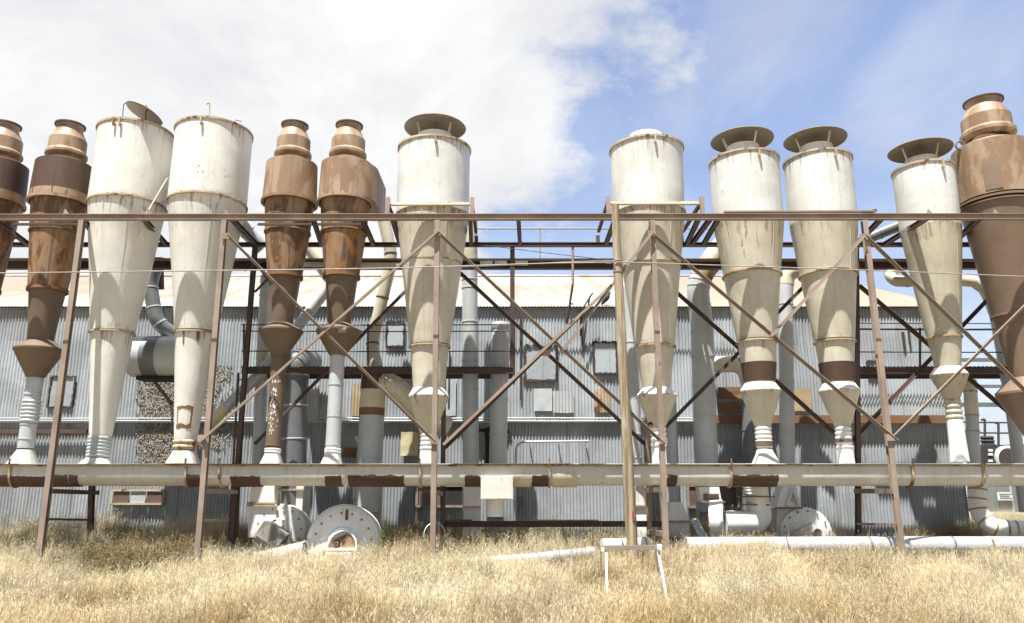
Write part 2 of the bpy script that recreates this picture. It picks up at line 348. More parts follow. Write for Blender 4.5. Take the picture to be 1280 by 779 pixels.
def make_roof():
    n = int((SHED_R-SHED_L+0.3)/0.085*4); xs = np.linspace(SHED_L-0.15, SHED_R+0.15, n+1); a = 0.012*np.sin(xs/0.085*2*math.pi)
    mb = MB(); lines = [(YW-0.11, Z_EAVE), (YW-0.11, Z_EAVE+0.02)]
    mb.v += [(x, YW-0.11, Z_EAVE-0.012+d) for x, d in zip(xs, a)]
    for t in (0, 0.33, 0.34, 0.66, 0.67, 1.0):
        lift = 0.0 if t in (0, 0.34, 0.67) else 0.012
        mb.v += [(x, YW-0.11+(YR-YW+0.11)*t, Z_EAVE+0.008+lift+(Z_RIDGE-Z_EAVE)*t+d) for x, d in zip(xs, a)]
    mb.v += [(x, YR+8.1, Z_EAVE+d) for x, d in zip(xs, a)]
    for k in range(7): mb.f += [(k*(n+1)+i, k*(n+1)+i+1, (k+1)*(n+1)+i+1, (k+1)*(n+1)+i) for i in range(n)]
    mb.build('roof', M['roof'], shed, sharp=80)
    rc = MB(); k = SHED_L-0.15
    while k < SHED_R:                      # ridge caps, one sheet after the other
        w = min(2.4, SHED_R+0.15-k); rc.poly_bar((k, YR, Z_RIDGE+0.03), (k+w-0.02, YR, Z_RIDGE+0.03+random.uniform(-0.01, 0.02)), [(-0.22, -0.07), (0, 0.03), (0.22, -0.07), (0.22, -0.05), (0, 0.055), (-0.22, -0.05)]); k += w
    rc.build('ridge_cap', M['roof'], shed, smooth=False)
make_roof()
# girt trim, conduits and the rust band along the wall
MB().box(((SHED_L+SHED_R)/2, YW+0.02, Z_GIRT), (SHED_R-SHED_L, 0.11, 0.03)).build('girt', M['galv'], shed, smooth=False)
for py in (523.0, 526.2):
    x0, x1 = Xr(-40, py, YW-0.06), Xr(1205, py, YW-0.06)
    MB().tube([(x0+(x1-x0)*k/12, YW-0.065, Zr(py, YW-0.06)+random.uniform(-.008, .008)) for k in range(13)], 0.018, 8).build('conduit', M['galv'], shed)
a = rect_px(893, 519.5, 1192, 529.5, YW-0.05)
MB().box(((a[0]+a[1])/2, YW-0.10, (a[2]+a[3])/2), (a[1]-a[0], 0.06, a[3]-a[2])).build('rust_band', M['rust'], shed, smooth=False, label='rust streaked girt band along the right half of the wall')
a = rect_px(-30, 537, 110, 542, YW-0.05)
MB().box(((a[0]+a[1])/2, YW-0.10, (a[2]+a[3])/2), (a[1]-a[0], 0.08, a[3]-a[2])).build('girt', M['framedark'], shed, smooth=False)
def sheet_patch(x0, y0, x1, y1, mat, d=0.03, name='patch', label=None, cor=False, tilt=0.0, Y=YW):
    a = rect_px(x0, y0, x1, y1, Y-d); yy = Y-0.013-d
    if cor: return corrugated(a[0], a[1], a[2], a[3], yy-0.012, ragged=0.015).build(name, mat, shed, label=label, sharp=80)
    n = 7; mb = MB()
    for j in range(n):
        for i in range(n):
            mb.v.append((a[0]+(a[1]-a[0])*i/(n-1)+tilt*j/n, yy-random.uniform(0, 0.02), a[2]+(a[3]-a[2])*j/(n-1)+random.uniform(-.006, .006)))
    mb.f = [(j*n+i, j*n+i+1, (j+1)*n+i+1, (j+1)*n+i) for j in range(n-1) for i in range(n-1)]
    return mb.build(name, mat, shed, label=label)
def window(x0, y0, x1, y1, fw, fmat, pmat, mull=0, label=None, Y=YW, rag=0.0):
    a = rect_px(x0, y0, x1, y1, Y-0.05); f = MB(); yy = Y-0.045
    for (p, q) in (((a[0], a[2]), (a[1], a[2])), ((a[0], a[3]), (a[1], a[3])), ((a[0], a[2]), (a[0], a[3])), ((a[1], a[2]), (a[1], a[3]))):
        n = 9
        for k in range(n):
            t0, t1 = k/n, (k+1)/n; w = fw*random.uniform(1-rag, 1+rag); s = random.uniform(-rag, rag)*fw*0.5
            A = Vector((p[0]+(q[0]-p[0])*t0+s, yy-random.uniform(0, 0.004), p[1]+(q[1]-p[1])*t0+s)); B = Vector((p[0]+(q[0]-p[0])*t1+s, yy, p[1]+(q[1]-p[1])*t1+s))
            f.bar(A, B, w if p[0] == q[0] else 0.05, 0.05 if p[0] == q[0] else w, up=(0, 0, 1) if p[0] != q[0] else (0, -1, 0))
    w = f.build('window', fmat, shed, smooth=False, label=label)
    cuts = [a[0]+fw/2+(a[1]-a[0]-fw)*k/max(1, mull+1) for k in range(mull+2)]
    for k in range(mull+1):
        pm = pmat[k % len(pmat)] if isinstance(pmat, list) else pmat
        MB().box(((cuts[k]+cuts[k+1])/2, yy+0.012, (a[2]+a[3])/2), (cuts[k+1]-cuts[k]-(0.03 if mull else 0.004), 0.012, a[3]-a[2]-fw+0.004)).build('pane', pm, w, smooth=False)
    return w
M['winframe'] = plain('blackened_frame', (0.07, 0.055, 0.045), 0.9, 0.6, 20)
M['panel'] = metal('blue_grey_panel', (0.40, 0.44, 0.47), (0.32, 0.35, 0.37), rust_amt=0.1, streak=0.4)
M['yellowpanel'] = metal('yellowed_panel', (0.55, 0.49, 0.30), (0.45, 0.36, 0.18), rust_amt=0.35, streak=0.4)
M['rustpanel'] = metal('rust_panel', (0.36, 0.27, 0.16), (0.46, 0.39, 0.26), rust_amt=0.45, streak=0.5)
M['brownpane'] = metal('brown_painted_pane', (0.15, 0.10, 0.085), (0.12, 0.08, 0.065), rust_amt=0.1, streak=0.2, rough=0.3)
window(656, 433, 696, 476, 0.059, M['winframe'], M['wall'], rag=0.5, label='boarded window with a blackened ragged frame')
window(742, 428, 771, 467, 0.045, M['winframe'], M['panel'], rag=0.4, label='window covered with a blue grey panel')
window(483, 402, 505, 433, 0.041, M['winframe'], M['panel'], rag=0.5)
window(62, 471, 92, 509, 0.032, M['winframe'], M['wall'], rag=0.7, label='patched window with a thin rusty outline')
window(140, 613, 204, 630, 0.05, M['ringrust'], [M['brownpane'], M['panel'], M['brownpane']], 2, label='low window with two brown panes and a grey one')
window(521, 607, 581, 633, 0.06, M['frame'], [M['brownpane'], M['dark'], M['brownpane']], 1)
window(860, 607, 922, 634, 0.06, M['frame'], M['brownpane'], 1)
window(1085, 452, 1098, 470, 0.06, M['winframe'], M['panel'], rag=0.3)
sheet_patch(667, 486, 690, 514, M['galv'], label='bright dented sheet patch'); sheet_patch(691, 489, 717, 516, M['galv'], 0.035, cor=True)
sheet_patch(742, 487, 762, 516, M['rustpanel'], 0.03, label='rust stained yellow corrugated patch', cor=True)
sheet_patch(501, 540, 523, 570, M['yellowpanel'], 0.04, label='yellowed sheet patch'); sheet_patch(897, 484, 926, 499, M['rust'], 0.05); sheet_patch(897, 503, 926, 516, M['rust'], 0.05)
sheet_patch(991, 486, 1014, 514, M['rustpanel'], 0.05, label='rusty hatch beside the tall grey duct')
sheet_patch(372, 480, 398, 526, M['galv'], 0.03, cor=True); sheet_patch(440, 480, 455, 520, M['rustpanel'], 0.03, cor=True)
sheet_patch(1030, 390, 1050, 430, M['panel'], 0.03, cor=True); sheet_patch(548, 470, 570, 520, M['panel'], 0.03)
hp = [P(x, y, YW+.02) for x, y in ((599, 537), (612, 534), (628, 540), (636, 538), (640, 548), (632, 556), (629, 566), (621, 571), (618, 582), (606, 580), (603, 566), (597, 560))]
MB().prism(hp, (0, .02, 0)).build('wall_hole', M['dark'], shed, smooth=False, label='dark torn opening in the lower wall')
sheet_patch(590, 536, 606, 572, M['dark'], 0.02, 'wall_hole', Y=YW+0.05)
sheet_patch(430, 560, 446, 572, M['rust'], 0.02, Y=YW+0.05)
for (x0, y0, x1, y1) in ((640, 400, 643, 470), (650, 395, 652, 500), (560, 440, 563, 510), (726, 386, 729, 440), (1128, 415, 1132, 436), (1135, 412, 1138, 430)):
    a = rect_px(x0, y0, x1, y1, YW-0.05); MB().box(((a[0]+a[1])/2, YW-0.045, (a[2]+a[3])/2), (0.045, 0.05, a[3]-a[2])).build('conduit', M['winframe'], shed, smooth=False)
# ragged cotton lint stuck to the left part of the wall
def lint():
    mb = MB()
    for k in range(2600):
        if random.random() < 0.75: px, py = random.gauss(205, 24), random.uniform(472, 583)
        else: px, py = random.gauss(262, 18), random.uniform(455, 560)
        if not (170 < px < 292) or random.random() < 0.25*math.sin(px*0.3)**2: continue
        Y = YW-0.02+(0.05 if py > 530 else 0); p = P(px, py, Y); L = random.uniform(0.03, 0.11); w = random.uniform(0.012, 0.03); d = random.uniform(0.008, 0.028)
        a = random.gauss(0, 0.25); u = Vector((math.cos(a), 0, math.sin(a)))*w; v = Vector((-math.sin(a), 0, math.cos(a)))*L
        mb.add([p-u*.6-v*.5, p+u-v*.35+Vector((0, -d*.5, 0)), p+u*.5+v*.5, p-u+v*.3, p+Vector((0, -d, -L*.15))], [(0, 1, 4), (1, 2, 4), (2, 3, 4), (3, 0, 4)])
    mb.build('lint_coating', plain('dirty_lint', (0.25, 0.215, 0.165), 0.95, 0.4, 9), shed, smooth=False, kind='stuff', label='ragged dirty cotton lint stuck on the wall')
lint()
# bent galvanised rail in front of the wall, box and downpipe
def rail():
    Y = YW-0.2; t = thing('bent_rail', 'galvanised bent pipe rail standing out from the shed wall', 'rail', P(644, 600, Y))
    MB().tube(bend([P(644, 640, Y), P(645, 552.5, Y), P(736, 551.5, Y)], 0.25, 6), 0.028, 10).build('pipe', M['galv'], t)
    MB().tube([P(735, 552, Y), P(735, 562, Y)], 0.02, 8).build('stub', M['galv'], t)
    [MB().bar(P(x, 552, Y), P(x, 552, Y)+Vector((0, 0.22, 0)), 0.03).build('wall_bracket', M['galvdark'], t, smooth=False) for x in (662, 698, 733)]
rail()
def junction_box():
    Y = YW-0.04; t = thing('junction_box', 'small grey electrical box with a conduit on the lower wall', 'electrical box', P(647, 640, Y))
    a = rect_px(642, 621, 651, 633, Y); MB().box(((a[0]+a[1])/2, Y-0.05, (a[2]+a[3])/2), (a[1]-a[0], 0.13, a[3]-a[2])).build('box', M['galvdark'], t, smooth=False)
    MB().tube([P(646, 621, Y-0.05), P(646, 580, Y-0.05)], 0.02, 8).build('conduit', M['galvdark'], t)
junction_box()
def bird():
    b = P(757, 381, YW-0.08); t = thing('pigeon', 'dark pigeon perched on the roof edge beside the wooden pole', 'bird', b)
    mb = MB(); ax = Vector((0.55, 0, 0.83)).normalized()
    rot = ax.to_track_quat('Z', 'Y').to_matrix()
    mb.lathe([(0.004, -0.20), (0.03, -0.18), (0.045, -0.10), (0.075, -0.02), (0.085, 0.05), (0.07, 0.11), (0.042, 0.155), (0.042, 0.18), (0.036, 0.205), (0.012, 0.225), (0.004, 0.26)], b+Vector((0, 0, 0.16)), 12, rot)
    mb.build('body', plain('dark_feathers', (0.05, 0.05, 0.055), 0.8), t)
    f = MB(); f.bar(b+Vector((-.04, 0, 0.16)), b+Vector((-0.19, 0, 0.02)), 0.07, 0.015); f.build('tail', M['dark'], t, smooth=False)
    for s in (-.02, .03): MB().tube([b+Vector((s, 0, -0.02)), b+Vector((s, 0, 0.12))], 0.006, 6).build('leg', M['rust'], t)
bird()

# ------------------------------------------------------------------ screw conveyor trough
YT = 17.03; TR = 0.225
ZT_TOP, ZT_BOT = Zr(581, YT-0.3), Zr(607.5, YT-0.05); TR = min(0.26, (ZT_TOP-ZT_BOT)*0.52)
XL, XRt = -13.2, 13.6
conv = thing('screw_conveyor', 'long pale U-shaped conveyor trough with brown patches under all the cyclones', 'conveyor', (0, YT, ZT_BOT))
def u_section(r, top, n=16, z0=ZT_BOT, k=0.0):
    c = z0+k+r if k == 0 else ZT_BOT+TR
    return [(YT-r, top)]+[(YT-r*math.cos(math.pi*i/n), c-r*math.sin(math.pi*i/n)) for i in range(n+1)]+[(YT+r, top)]
def extrude_x(sec, x0, x1, nx=1, close=False, jit=0.0):
    mb = MB(); m = len(sec)
    for i in range(nx+1):
        x = x0+(x1-x0)*i/nx; dz = random.uniform(-jit, jit)
        mb.v += [(x, y+dz*.5, z+dz) for y, z in sec]
    for i in range(nx):
        for j in range(m-(0 if close else 1)):
            a = i*m+j; b = i*m+(j+1) % m; mb.f.append((a, b, b+m, a+m))
    if close: mb.f += [tuple(range(m))[::-1], tuple(range(nx*m, nx*m+m))]
    return mb
extrude_x(u_section(TR, ZT_TOP), XL, XRt, 60, jit=0.004).build('trough', M['trough'], conv)
x = XL
while x < XRt:                            # lid sheets
    w = min(random.choice([2.4, 3.0, 3.6]), XRt-x); dz = random.uniform(0.0, 0.008)
    MB().box((x+w/2, YT, ZT_TOP+0.012+dz), (w-0.012, 2*TR+0.14, 0.016)).build('lid', random.choice([M['rust'], M['ringrust'], M['trough'], M['ringrust']]), conv, smooth=False); x += w
for s in (-1, 1): MB().box((0.2, YT+s*(TR+0.028), ZT_TOP-0.014), (XRt-XL-0.4, 0.05, 0.03)).build('flange', M['ringrust'], conv, smooth=False)
def xt(px, py=597): return Xr(px, py, YT-TR)
def arc(r, a0, a1, n=14): return [(YT-r*math.cos(a0+(a1-a0)*i/n), ZT_BOT+TR-r*math.sin(a0+(a1-a0)*i/n)) for i in range(n+1)]
def patch(px0, px1, mat, r=0.006, a0=0.05, label=None):
    n = max(4, int((px1-px0)/2)); m = 12; mb = MB(); R0 = TR+r+0.010; j1 = 0; e0 = [random.uniform(-.012, .012) for _ in range(m+1)]; e1 = [random.uniform(-.012, .012) for _ in range(m+1)]
    for i in range(n+1):
        j1 = 0.6*j1+random.uniform(-.05, .05); A = a0+j1
        for k in range(m+1):
            t = A+(math.pi-2*a0-j1)*k/m; x = xt(px0)+(xt(px1)-xt(px0))*i/n+(e0[k] if i == 0 else e1[k] if i == n else 0)
            mb.v.append((x, YT-R0*math.cos(t), ZT_BOT+TR-R0*math.sin(t)+random.uniform(-.002, .002)))
    mb.f = [(i*(m+1)+k, i*(m+1)+k+1, (i+1)*(m+1)+k+1, (i+1)*(m+1)+k) for i in range(n) for k in range(m)]
    mb.build('wrap_patch', mat, conv, label=label, sharp=60)
M['creamwrap'] = metal('cream_wrap', (0.62, 0.57, 0.42), (0.55, 0.48, 0.33), rust_amt=0.3, streak=0.3)
for p in ((-60, 12), (14, 64), (66, 84), (86, 97), (232, 250), (288, 325), (406, 427), (435, 505), (581, 600), (665, 687), (834, 846), (916, 973)):
    patch(p[0], p[1], M['darkbrown'], random.choice([0.008, 0.012]), random.uniform(-.02, .12))
patch(642, 664, M['creamwrap'], 0.014); patch(691, 722, M['creamwrap'], 0.02, -0.1)
for px in (12, 232, 274, 525, 687, 914, 1141, 1230):
    t = [(YT-TR-0.045, ZT_TOP+0.02)]+arc(TR+0.045, 0, math.pi)+[(YT+TR+0.045, ZT_TOP+0.02)]
    i = [(YT-TR-0.003, ZT_TOP+0.02)]+arc(TR+0.003, 0, math.pi)+[(YT+TR+0.003, ZT_TOP+0.02)]
    extrude_x(t+i[::-1], xt(px)-0.02, xt(px)+0.02, 1, True).build('joint_flange', M['ringrust'], conv, smooth=False)
    MB().box((xt(px), YT-TR-0.08, ZT_TOP+0.07), (0.03, 0.03, 0.12)).build('clamp_bolt', M['rust'], conv, smooth=False)
# discharge box under the middle
a = rect_px(601, 598, 641, 623, YT-0.32); d = MB()
d.box(((a[0]+a[1])/2, YT, (a[2]+a[3])/2), (a[1]-a[0], 0.66, a[3]-a[2])); d.build('discharge_box', M['trough'], conv, smooth=False)
MB().box(((a[0]+a[1])/2, YT, a[2]-0.008), (a[1]-a[0]+0.06, 0.74, 0.02)).build('box_flange', M['ringrust'], conv, smooth=False)
c0 = P(619, 627, YT); z1 = Zr(646, YT)
MB().lathe([(0.17, z1-c0.z), (0.19, -0.02), (0.20, 0), (0.20, 0.05)], c0, 24).build('spout', M['white'], conv)

# ------------------------------------------------------------------ cyclones
CUR = [0.0]                               # lateral position of the cyclone being built
def rz(py, hw, Yc):                       # a ring seen at height py (its near edge) with half width hw -> radius, z
    z = Zr(py, Yc); r = 0.5
    for _ in range(8):
        dc = Yc*CP+(z-H)*SP; r = hw/FPX*dc/math.sqrt(1+(CUR[0]/dc)**2); z = Zr(py, Yc-r)
    return r, z
def axis_x(px, py, Yc):
    z = Zr(py, Yc-0.8); dc = Yc*CP+(z-H)*SP
    return (px-CX)/FPX*dc/(1+(0.8/dc)**2)
class Cyc:
    def __init__(s, name, label, group, axis, base_py, Yc=YT):
        s.Y = Yc; s.X = axis_x(axis[0], axis[1], Yc); CUR[0] = s.X; s.t = thing(name, label, 'cyclone', (s.X, Yc, ZT_TOP+0.02), group)
    def c(s): return (s.X, s.Y, 0)
    def shell(s, name, mat, pts, wob=0.004, cap=False, label=None, close_top=False):
        pr = [rz(y, h, s.Y) for y, h in pts]
        mid = []
        for (r0, z0), (r1, z1) in zip(pr, pr[1:]):
            n = max(1, int(abs(z1-z0)/0.35)); mid += [(r0+(r1-r0)*k/n, z0+(z1-z0)*k/n) for k in range(n)]
        mid.append(pr[-1])
        if close_top: mid = [(0.01, mid[0][1]+0.05)]+mid
        return MB().lathe(mid, s.c(), 64, wob=wob).build(name, mat, s.t, label=label, sharp=16)
    def ring(s, y, hw, mat, h=0.045, out=0.035, name='ring'):
        r, z = rz(y, hw, s.Y); r -= out
        return MB().lathe([(r-0.01, z-h/2), (r+out, z-h/2), (r+out, z+h/2), (r-0.01, z+h/2)], s.c(), 64).build(name, mat, s.t, sharp=28)
    def band(s, name, mat, y0, h0, y1, h1, out=0.006, label=None):
        (r0, z0), (r1, z1) = rz(y0, h0, s.Y), rz(y1, h1, s.Y)
        return MB().lathe([(r0+out, z0), (r1+out, z1)], s.c(), 64, wob=0.004).build(name, mat, s.t, label=label)
    def cap(s, y, hw, neck_y, neck_hw, mat, n=3, a0=0.6, tilt=None, collar=True):
        r, z = rz(y, hw, s.Y); rn, zn = rz(neck_y, neck_hw, s.Y)
        rot = tilt.to_matrix() if tilt is not None else None
        c = Vector((s.X, s.Y, z)); 
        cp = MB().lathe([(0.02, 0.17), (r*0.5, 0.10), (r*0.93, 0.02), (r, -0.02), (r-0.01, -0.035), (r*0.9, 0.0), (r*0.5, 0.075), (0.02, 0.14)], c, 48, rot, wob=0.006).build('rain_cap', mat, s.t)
        for k in range(n):
            a = a0+2*math.pi*k/n; p = Vector((s.X+rn*0.97*math.cos(a), s.Y+rn*0.97*math.sin(a), zn-0.08))
            q = Vector((s.X+r*0.62*math.cos(a), s.Y+r*0.62*math.sin(a), z+0.04))
            if tilt is None: MB().angle(p, q, 0.045, 0.012).build('cap_strut', M['beige'], s.t, smooth=False)
        return cp
    def lug(s, y, hw, ang, mat=None):       # small bracket hanging from the rim
        r, z = rz(y, hw, s.Y); d = Vector((math.sin(ang), -math.cos(ang), 0)); p = Vector((s.X, s.Y, z))+d*(r+0.04)
        m = MB(); m.bar(p+Vector((0, 0, 0.03)), p-Vector((0, 0, 0.17)), 0.035, 0.05); m.bar(p-Vector((0, 0, 0.10)), p-d*0.06-Vector((0, 0, 0.14)), 0.03, 0.03); m.build('lug', mat or M['ringrust'], s.t, smooth=False)
    def seam(s, y0, h0, y1, h1, ang, mat):
        (r0, z0), (r1, z1) = rz(y0, h0, s.Y), rz(y1, h1, s.Y); d = Vector((math.sin(ang), -math.cos(ang), 0)); c = Vector((s.X, s.Y, 0))
        MB().bar(c+d*r0+Vector((0, 0, z0)), c+d*r1+Vector((0, 0, z1)), 0.022, 0.010, up=d).build('seam', mat, s.t, smooth=False)
    def flare(s, y0, hw0, y1, hwx, hwy, mat):  # round-to-square foot on the trough lid
        r0, z0 = rz(y0, hw0, s.Y); z1 = ZT_TOP+0.03; w = hwx*m_px(y1, s.Y); d = min(hwy*m_px(y1, s.Y), TR+0.05); n = 32; mb = MB()
        for k in range(n): a = 2*math.pi*k/n; mb.v.append((s.X+r0*math.cos(a), s.Y+r0*math.sin(a), z0))
        for k in range(n):
            a = 2*math.pi*k/n; c, q = math.cos(a), math.sin(a); f = 1/max(abs(c), abs(q)); mb.v.append((s.X+w*c*f, s.Y+d*q*f, z1))
        mb.f = [(k, (k+1) % n, n+(k+1) % n, n+k) for k in range(n)]
        mb.build('foot', mat, s.t, sharp=40)
    def pipe(s, y0, hw0, y1, hw1, mat, name='outlet_pipe', bands=()):
        (r0, z0), (r1, z1) = rz(y0, hw0, s.Y), rz(y1, hw1, s.Y); z1 = max(z1, ZT_TOP+0.02)
        MB().lathe([(r0, z0), (r0*.5+r1*.5, (z0+z1)/2), (r1, z1)], s.c(), 32, wob=0.004).build(name, mat, s.t)
        for b in bands:
            r, z = rz(b, hw0, s.Y); MB().lathe([(r-.005, z-.015), (r+.012, z-.012), (r+.012, z+.012), (r-.005, z+.015)], s.c(), 32).build('band', mat, s.t)
    def collar(s, y0, y1, hw, mat, n=4):
        (r, z0), (_, z1) = rz(y0, hw, s.Y), rz(y1, hw, s.Y); pr = []
        for k in range(n*4+1):
            z = z0+(z1-z0)*k/(n*4); pr.append((r+(0.018 if k % 4 in (1, 2) else 0.0), z))
        MB().lathe(pr, s.c(), 32).build('collar', mat, s.t)
    def close(s, y, hw):
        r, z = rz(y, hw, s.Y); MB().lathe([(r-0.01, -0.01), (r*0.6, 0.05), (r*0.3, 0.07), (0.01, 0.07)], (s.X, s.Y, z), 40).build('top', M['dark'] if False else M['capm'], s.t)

G1, G2 = 'cream cyclone separators along the steel frame', 'rust brown cyclone separators along the steel frame'
def brown_cyclone(label, axis, dx, cap_m, drum_m, drum_label, cone_m, ring_m, pipe_m, y=0, inlet=False, white_scale=False, kink=False, loc_y=YT, k=1.0, low=(340, 402, 407.5, 443)):
    C = Cyc('brown_cyclone', label, G2, axis, 579, loc_y)
    h = lambda v: v*k
    capo = C.shell('cap', cap_m, [(150, h(16)), (154, h(14.3)), (158, h(15)), (167, h(21)), (181, h(21.3)), (183, h(23.6)), (186, h(23.6)), (191, h(17))])
    r, z = rz(150, h(16.3), C.Y); MB().lathe([(r-.02, z-.02), (r+.02, z-.02), (r+.02, z+.015), (r-.02, z+.015)], C.c(), 48).build('cap_lip', M['darkbrown'], C.t)
    C.shell('neck', cap_m, [(187, h(17)), (197, h(17))])
    C.shell('drum', drum_m, [(193.5, h(19)), (194, h(32.3)), (240, h(34.3))], label=drum_label)
    C.ring(241.5, h(36), ring_m, 0.06, 0.05)
    C.shell('cone', cone_m, [(243, h(31)), (283, h(28.2)), (low[0]-1, h(22))])
    C.ring(282, h(29.6), M['brown'], 0.04, 0.04); C.ring(low[0], h(23.5), M['rust'], 0.07, 0.05)
    C.shell('lower_cone', M['umber'], [(low[0]+1, h(20.5)), (low[1], h(14.6))])
    C.shell('hopper', M['umber'], [(low[1], h(15)), (low[2], h(28.6)), (low[2]+2, h(28.6)), (low[3], h(10.2))])
    for a in (-0.5, 0.25, 0.7): C.seam(196, h(32.3), 239, h(34.3), a, drum_m)
    C.seam(245, h(31), low[0]-2, h(22.2), 0.45, M['umber'])
    return C
# two pairs on the left
C = brown_cyclone('rust brown cyclone with a tan drum, left one of the middle pair', (363, 215), 0, M['tan'], M['tan'], None, M['brown'], M['tan'], M['umber'])
C.pipe(442, 9.8, 562, 9.6, M['umber'], bands=(445, 556)); C.collar(560, 566, 9.8, M['white'], 2); C.flare(566, 9.8, 579, 11.5, 12, M['trough'])
r, z = rz(505, 9.7, C.Y)
sp = MB()
for k in range(90):                       # flaked white paint left on the brown outlet pipe
    zz = Zr(random.uniform(472, 545), C.Y); a = random.gauss(-1.75, 0.28); a2 = a+random.uniform(.06, .25); hh = random.uniform(.02, .07); rr = 0.168*1.0
    rr = rz(505, 9.7, C.Y)[0]+0.004
    sp.add([(C.X+rr*math.cos(a), C.Y+rr*math.sin(a), zz), (C.X+rr*math.cos(a2), C.Y+rr*math.sin(a2), zz-hh*.3), (C.X+rr*math.cos((a+a2)/2), C.Y+rr*math.sin((a+a2)/2)-.002, zz+hh)], [(0, 1, 2)])
sp.build('paint_flakes', M['white'], C.t, smooth=False, label='flaked white paint on the outlet pipe')
C = brown_cyclone('rust brown cyclone with a box inlet on its drum, right one of the middle pair', (432.5, 215), 0, M['tan'], M['tan'], None, M['brown'], M['tan'], M['galv'])
C.pipe(442, 9.2, 562, 9.6, M['galv'], bands=(446, 480, 520, 556)); C.collar(560, 566, 9.8, M['white'], 2); C.flare(566, 9.8, 579, 11.5, 12, M['trough'])
drum_tan = M['tan']
# tangential inlet on the right side of that drum
r, z0 = rz(240, 34, C.Y); _, z1 = rz(196, 34, C.Y)
ob = MB(); out = []
for k in range(9): a = -math.pi/2+k/8*math.pi*0.5; rr = r*(1.004+0.26*(k/8)**1.6*0.62); out.append((C.X+rr*math.cos(a), C.Y+rr*math.sin(a)))
out += [(C.X+r*1.165, C.Y+1.2), (C.X+r*0.6, C.Y+1.2), (C.X+r*0.6, C.Y)]
ob.prism([(px, py, z0-0.03) for px, py in out], (0, 0, z1-z0+0.0)); ob.build('inlet', drum_tan, C.t, sharp=40)
C1 = brown_cyclone('rust brown cyclone with a dark drum, leaning beside the white tank', (76.5, 215), 0, M['tan'], M['darkbrown'], 'dark oxide painted drum', M['brown'], M['tan'], M['galv'], k=1.16, low=(357, 423, 431, 471))
C1.band('drum_band', M['tan'], 232, 38.9, 240, 39.2, 0.01, label='bare tan band below the dark drum')
C1.ring(285+146, 33, M['umber'], 0.01, 0.01) if False else None
C1.pipe(470, 11.4, 502, 11, M['galv'], bands=(474, 492))
C1.pipe(527, 11, 560, 11, M['galv'], 'outlet_pipe', bands=(530, 548)); C1.collar(499, 528, 11.8, M['galv'], 6); C1.flare(562, 11, 579, 14, 13, M['trough'])
C2 = brown_cyclone('dark rusty cyclone cut by the left edge of the photo', (-5, 215), 0, M['tan'], M['darkbrown'], 'dark oxide painted drum', M['brown'], M['tan'], M['galv'], k=1.16, low=(357, 423, 431, 471))
C2.band('drum_band', M['tan'], 232, 38.9, 240, 39.2, 0.01)
C2.pipe(470, 11.4, 562, 11, M['galv'], bands=(445, 500)); C2.flare(558, 11, 579, 17, 14, M['white'])
# the big brown one at the right edge
C = Cyc('brown_cyclone', 'large brown cyclone with a square hatch, cut by the right edge of the photo', G2, (1243.5, 200), 579)
C.shell('cap', M['tan'], [(117, 24.8), (121, 22.5), (126, 23), (136, 32.5), (151, 33), (153, 36.5), (157, 36.5), (164, 29)])
r, z = rz(117, 25.2, C.Y); MB().lathe([(r-.02, z-.02), (r+.02, z-.02), (r+.02, z+.015), (r-.02, z+.015)], C.c(), 48).build('cap_lip', M['darkbrown'], C.t)
C.shell('drum', M['tan'], [(168, 22), (168.5, 51), (236, 52)]); C.ring(239, 54, M['chestnut'], 0.05, 0.05); C.ring(244, 53, M['chestnut'], 0.03, 0.04)
C.shell('cone', M['chestnut'], [(245, 50.5), (388, 30)]); C.ring(389, 32, M['chestnut'], 0.05, 0.05)
C.shell('lower_cone', M['chestnut'], [(390, 29), (470, 18)]); C.shell('hopper', M['chestnut'], [(470, 19), (486, 41), (489, 41), (546, 11)])
C.pipe(545, 11, 579, 11, M['galv'])
r, _ = rz(210, 51.5, C.Y); a = -math.pi/2-0.80
hb = MB(); n = 8; zt, zb = Zr(203, C.Y-r), Zr(233, C.Y-r)
for k in range(n+1):
    t = a-0.02+0.42*k/n; hb.v += [(C.X+(r+.016)*math.cos(t), C.Y+(r+.016)*math.sin(t), zb), (C.X+(r+.016)*math.cos(t), C.Y+(r+.016)*math.sin(t), zt)]
hb.f = [(2*k, 2*k+2, 2*k+3, 2*k+1) for k in range(n)]; hb.build('hatch', M['chestnut'], C.t, label='dark square hatch patch')
d = Vector((-0.95, -0.2, 0)); p = Vector((C.X, C.Y, rz(170, 51, C.Y)[1]))+d*(r+0.02)
MB().lathe([(0.10+0.025*math.cos(2*math.pi*k/8), 0.025*math.sin(2*math.pi*k/8)) for k in range(9)], p+Vector((0, 0, .07)), 20, Matrix.Rotation(math.pi/2, 3, 'X')).build('lifting_eye', M['galvdark'], C.t)

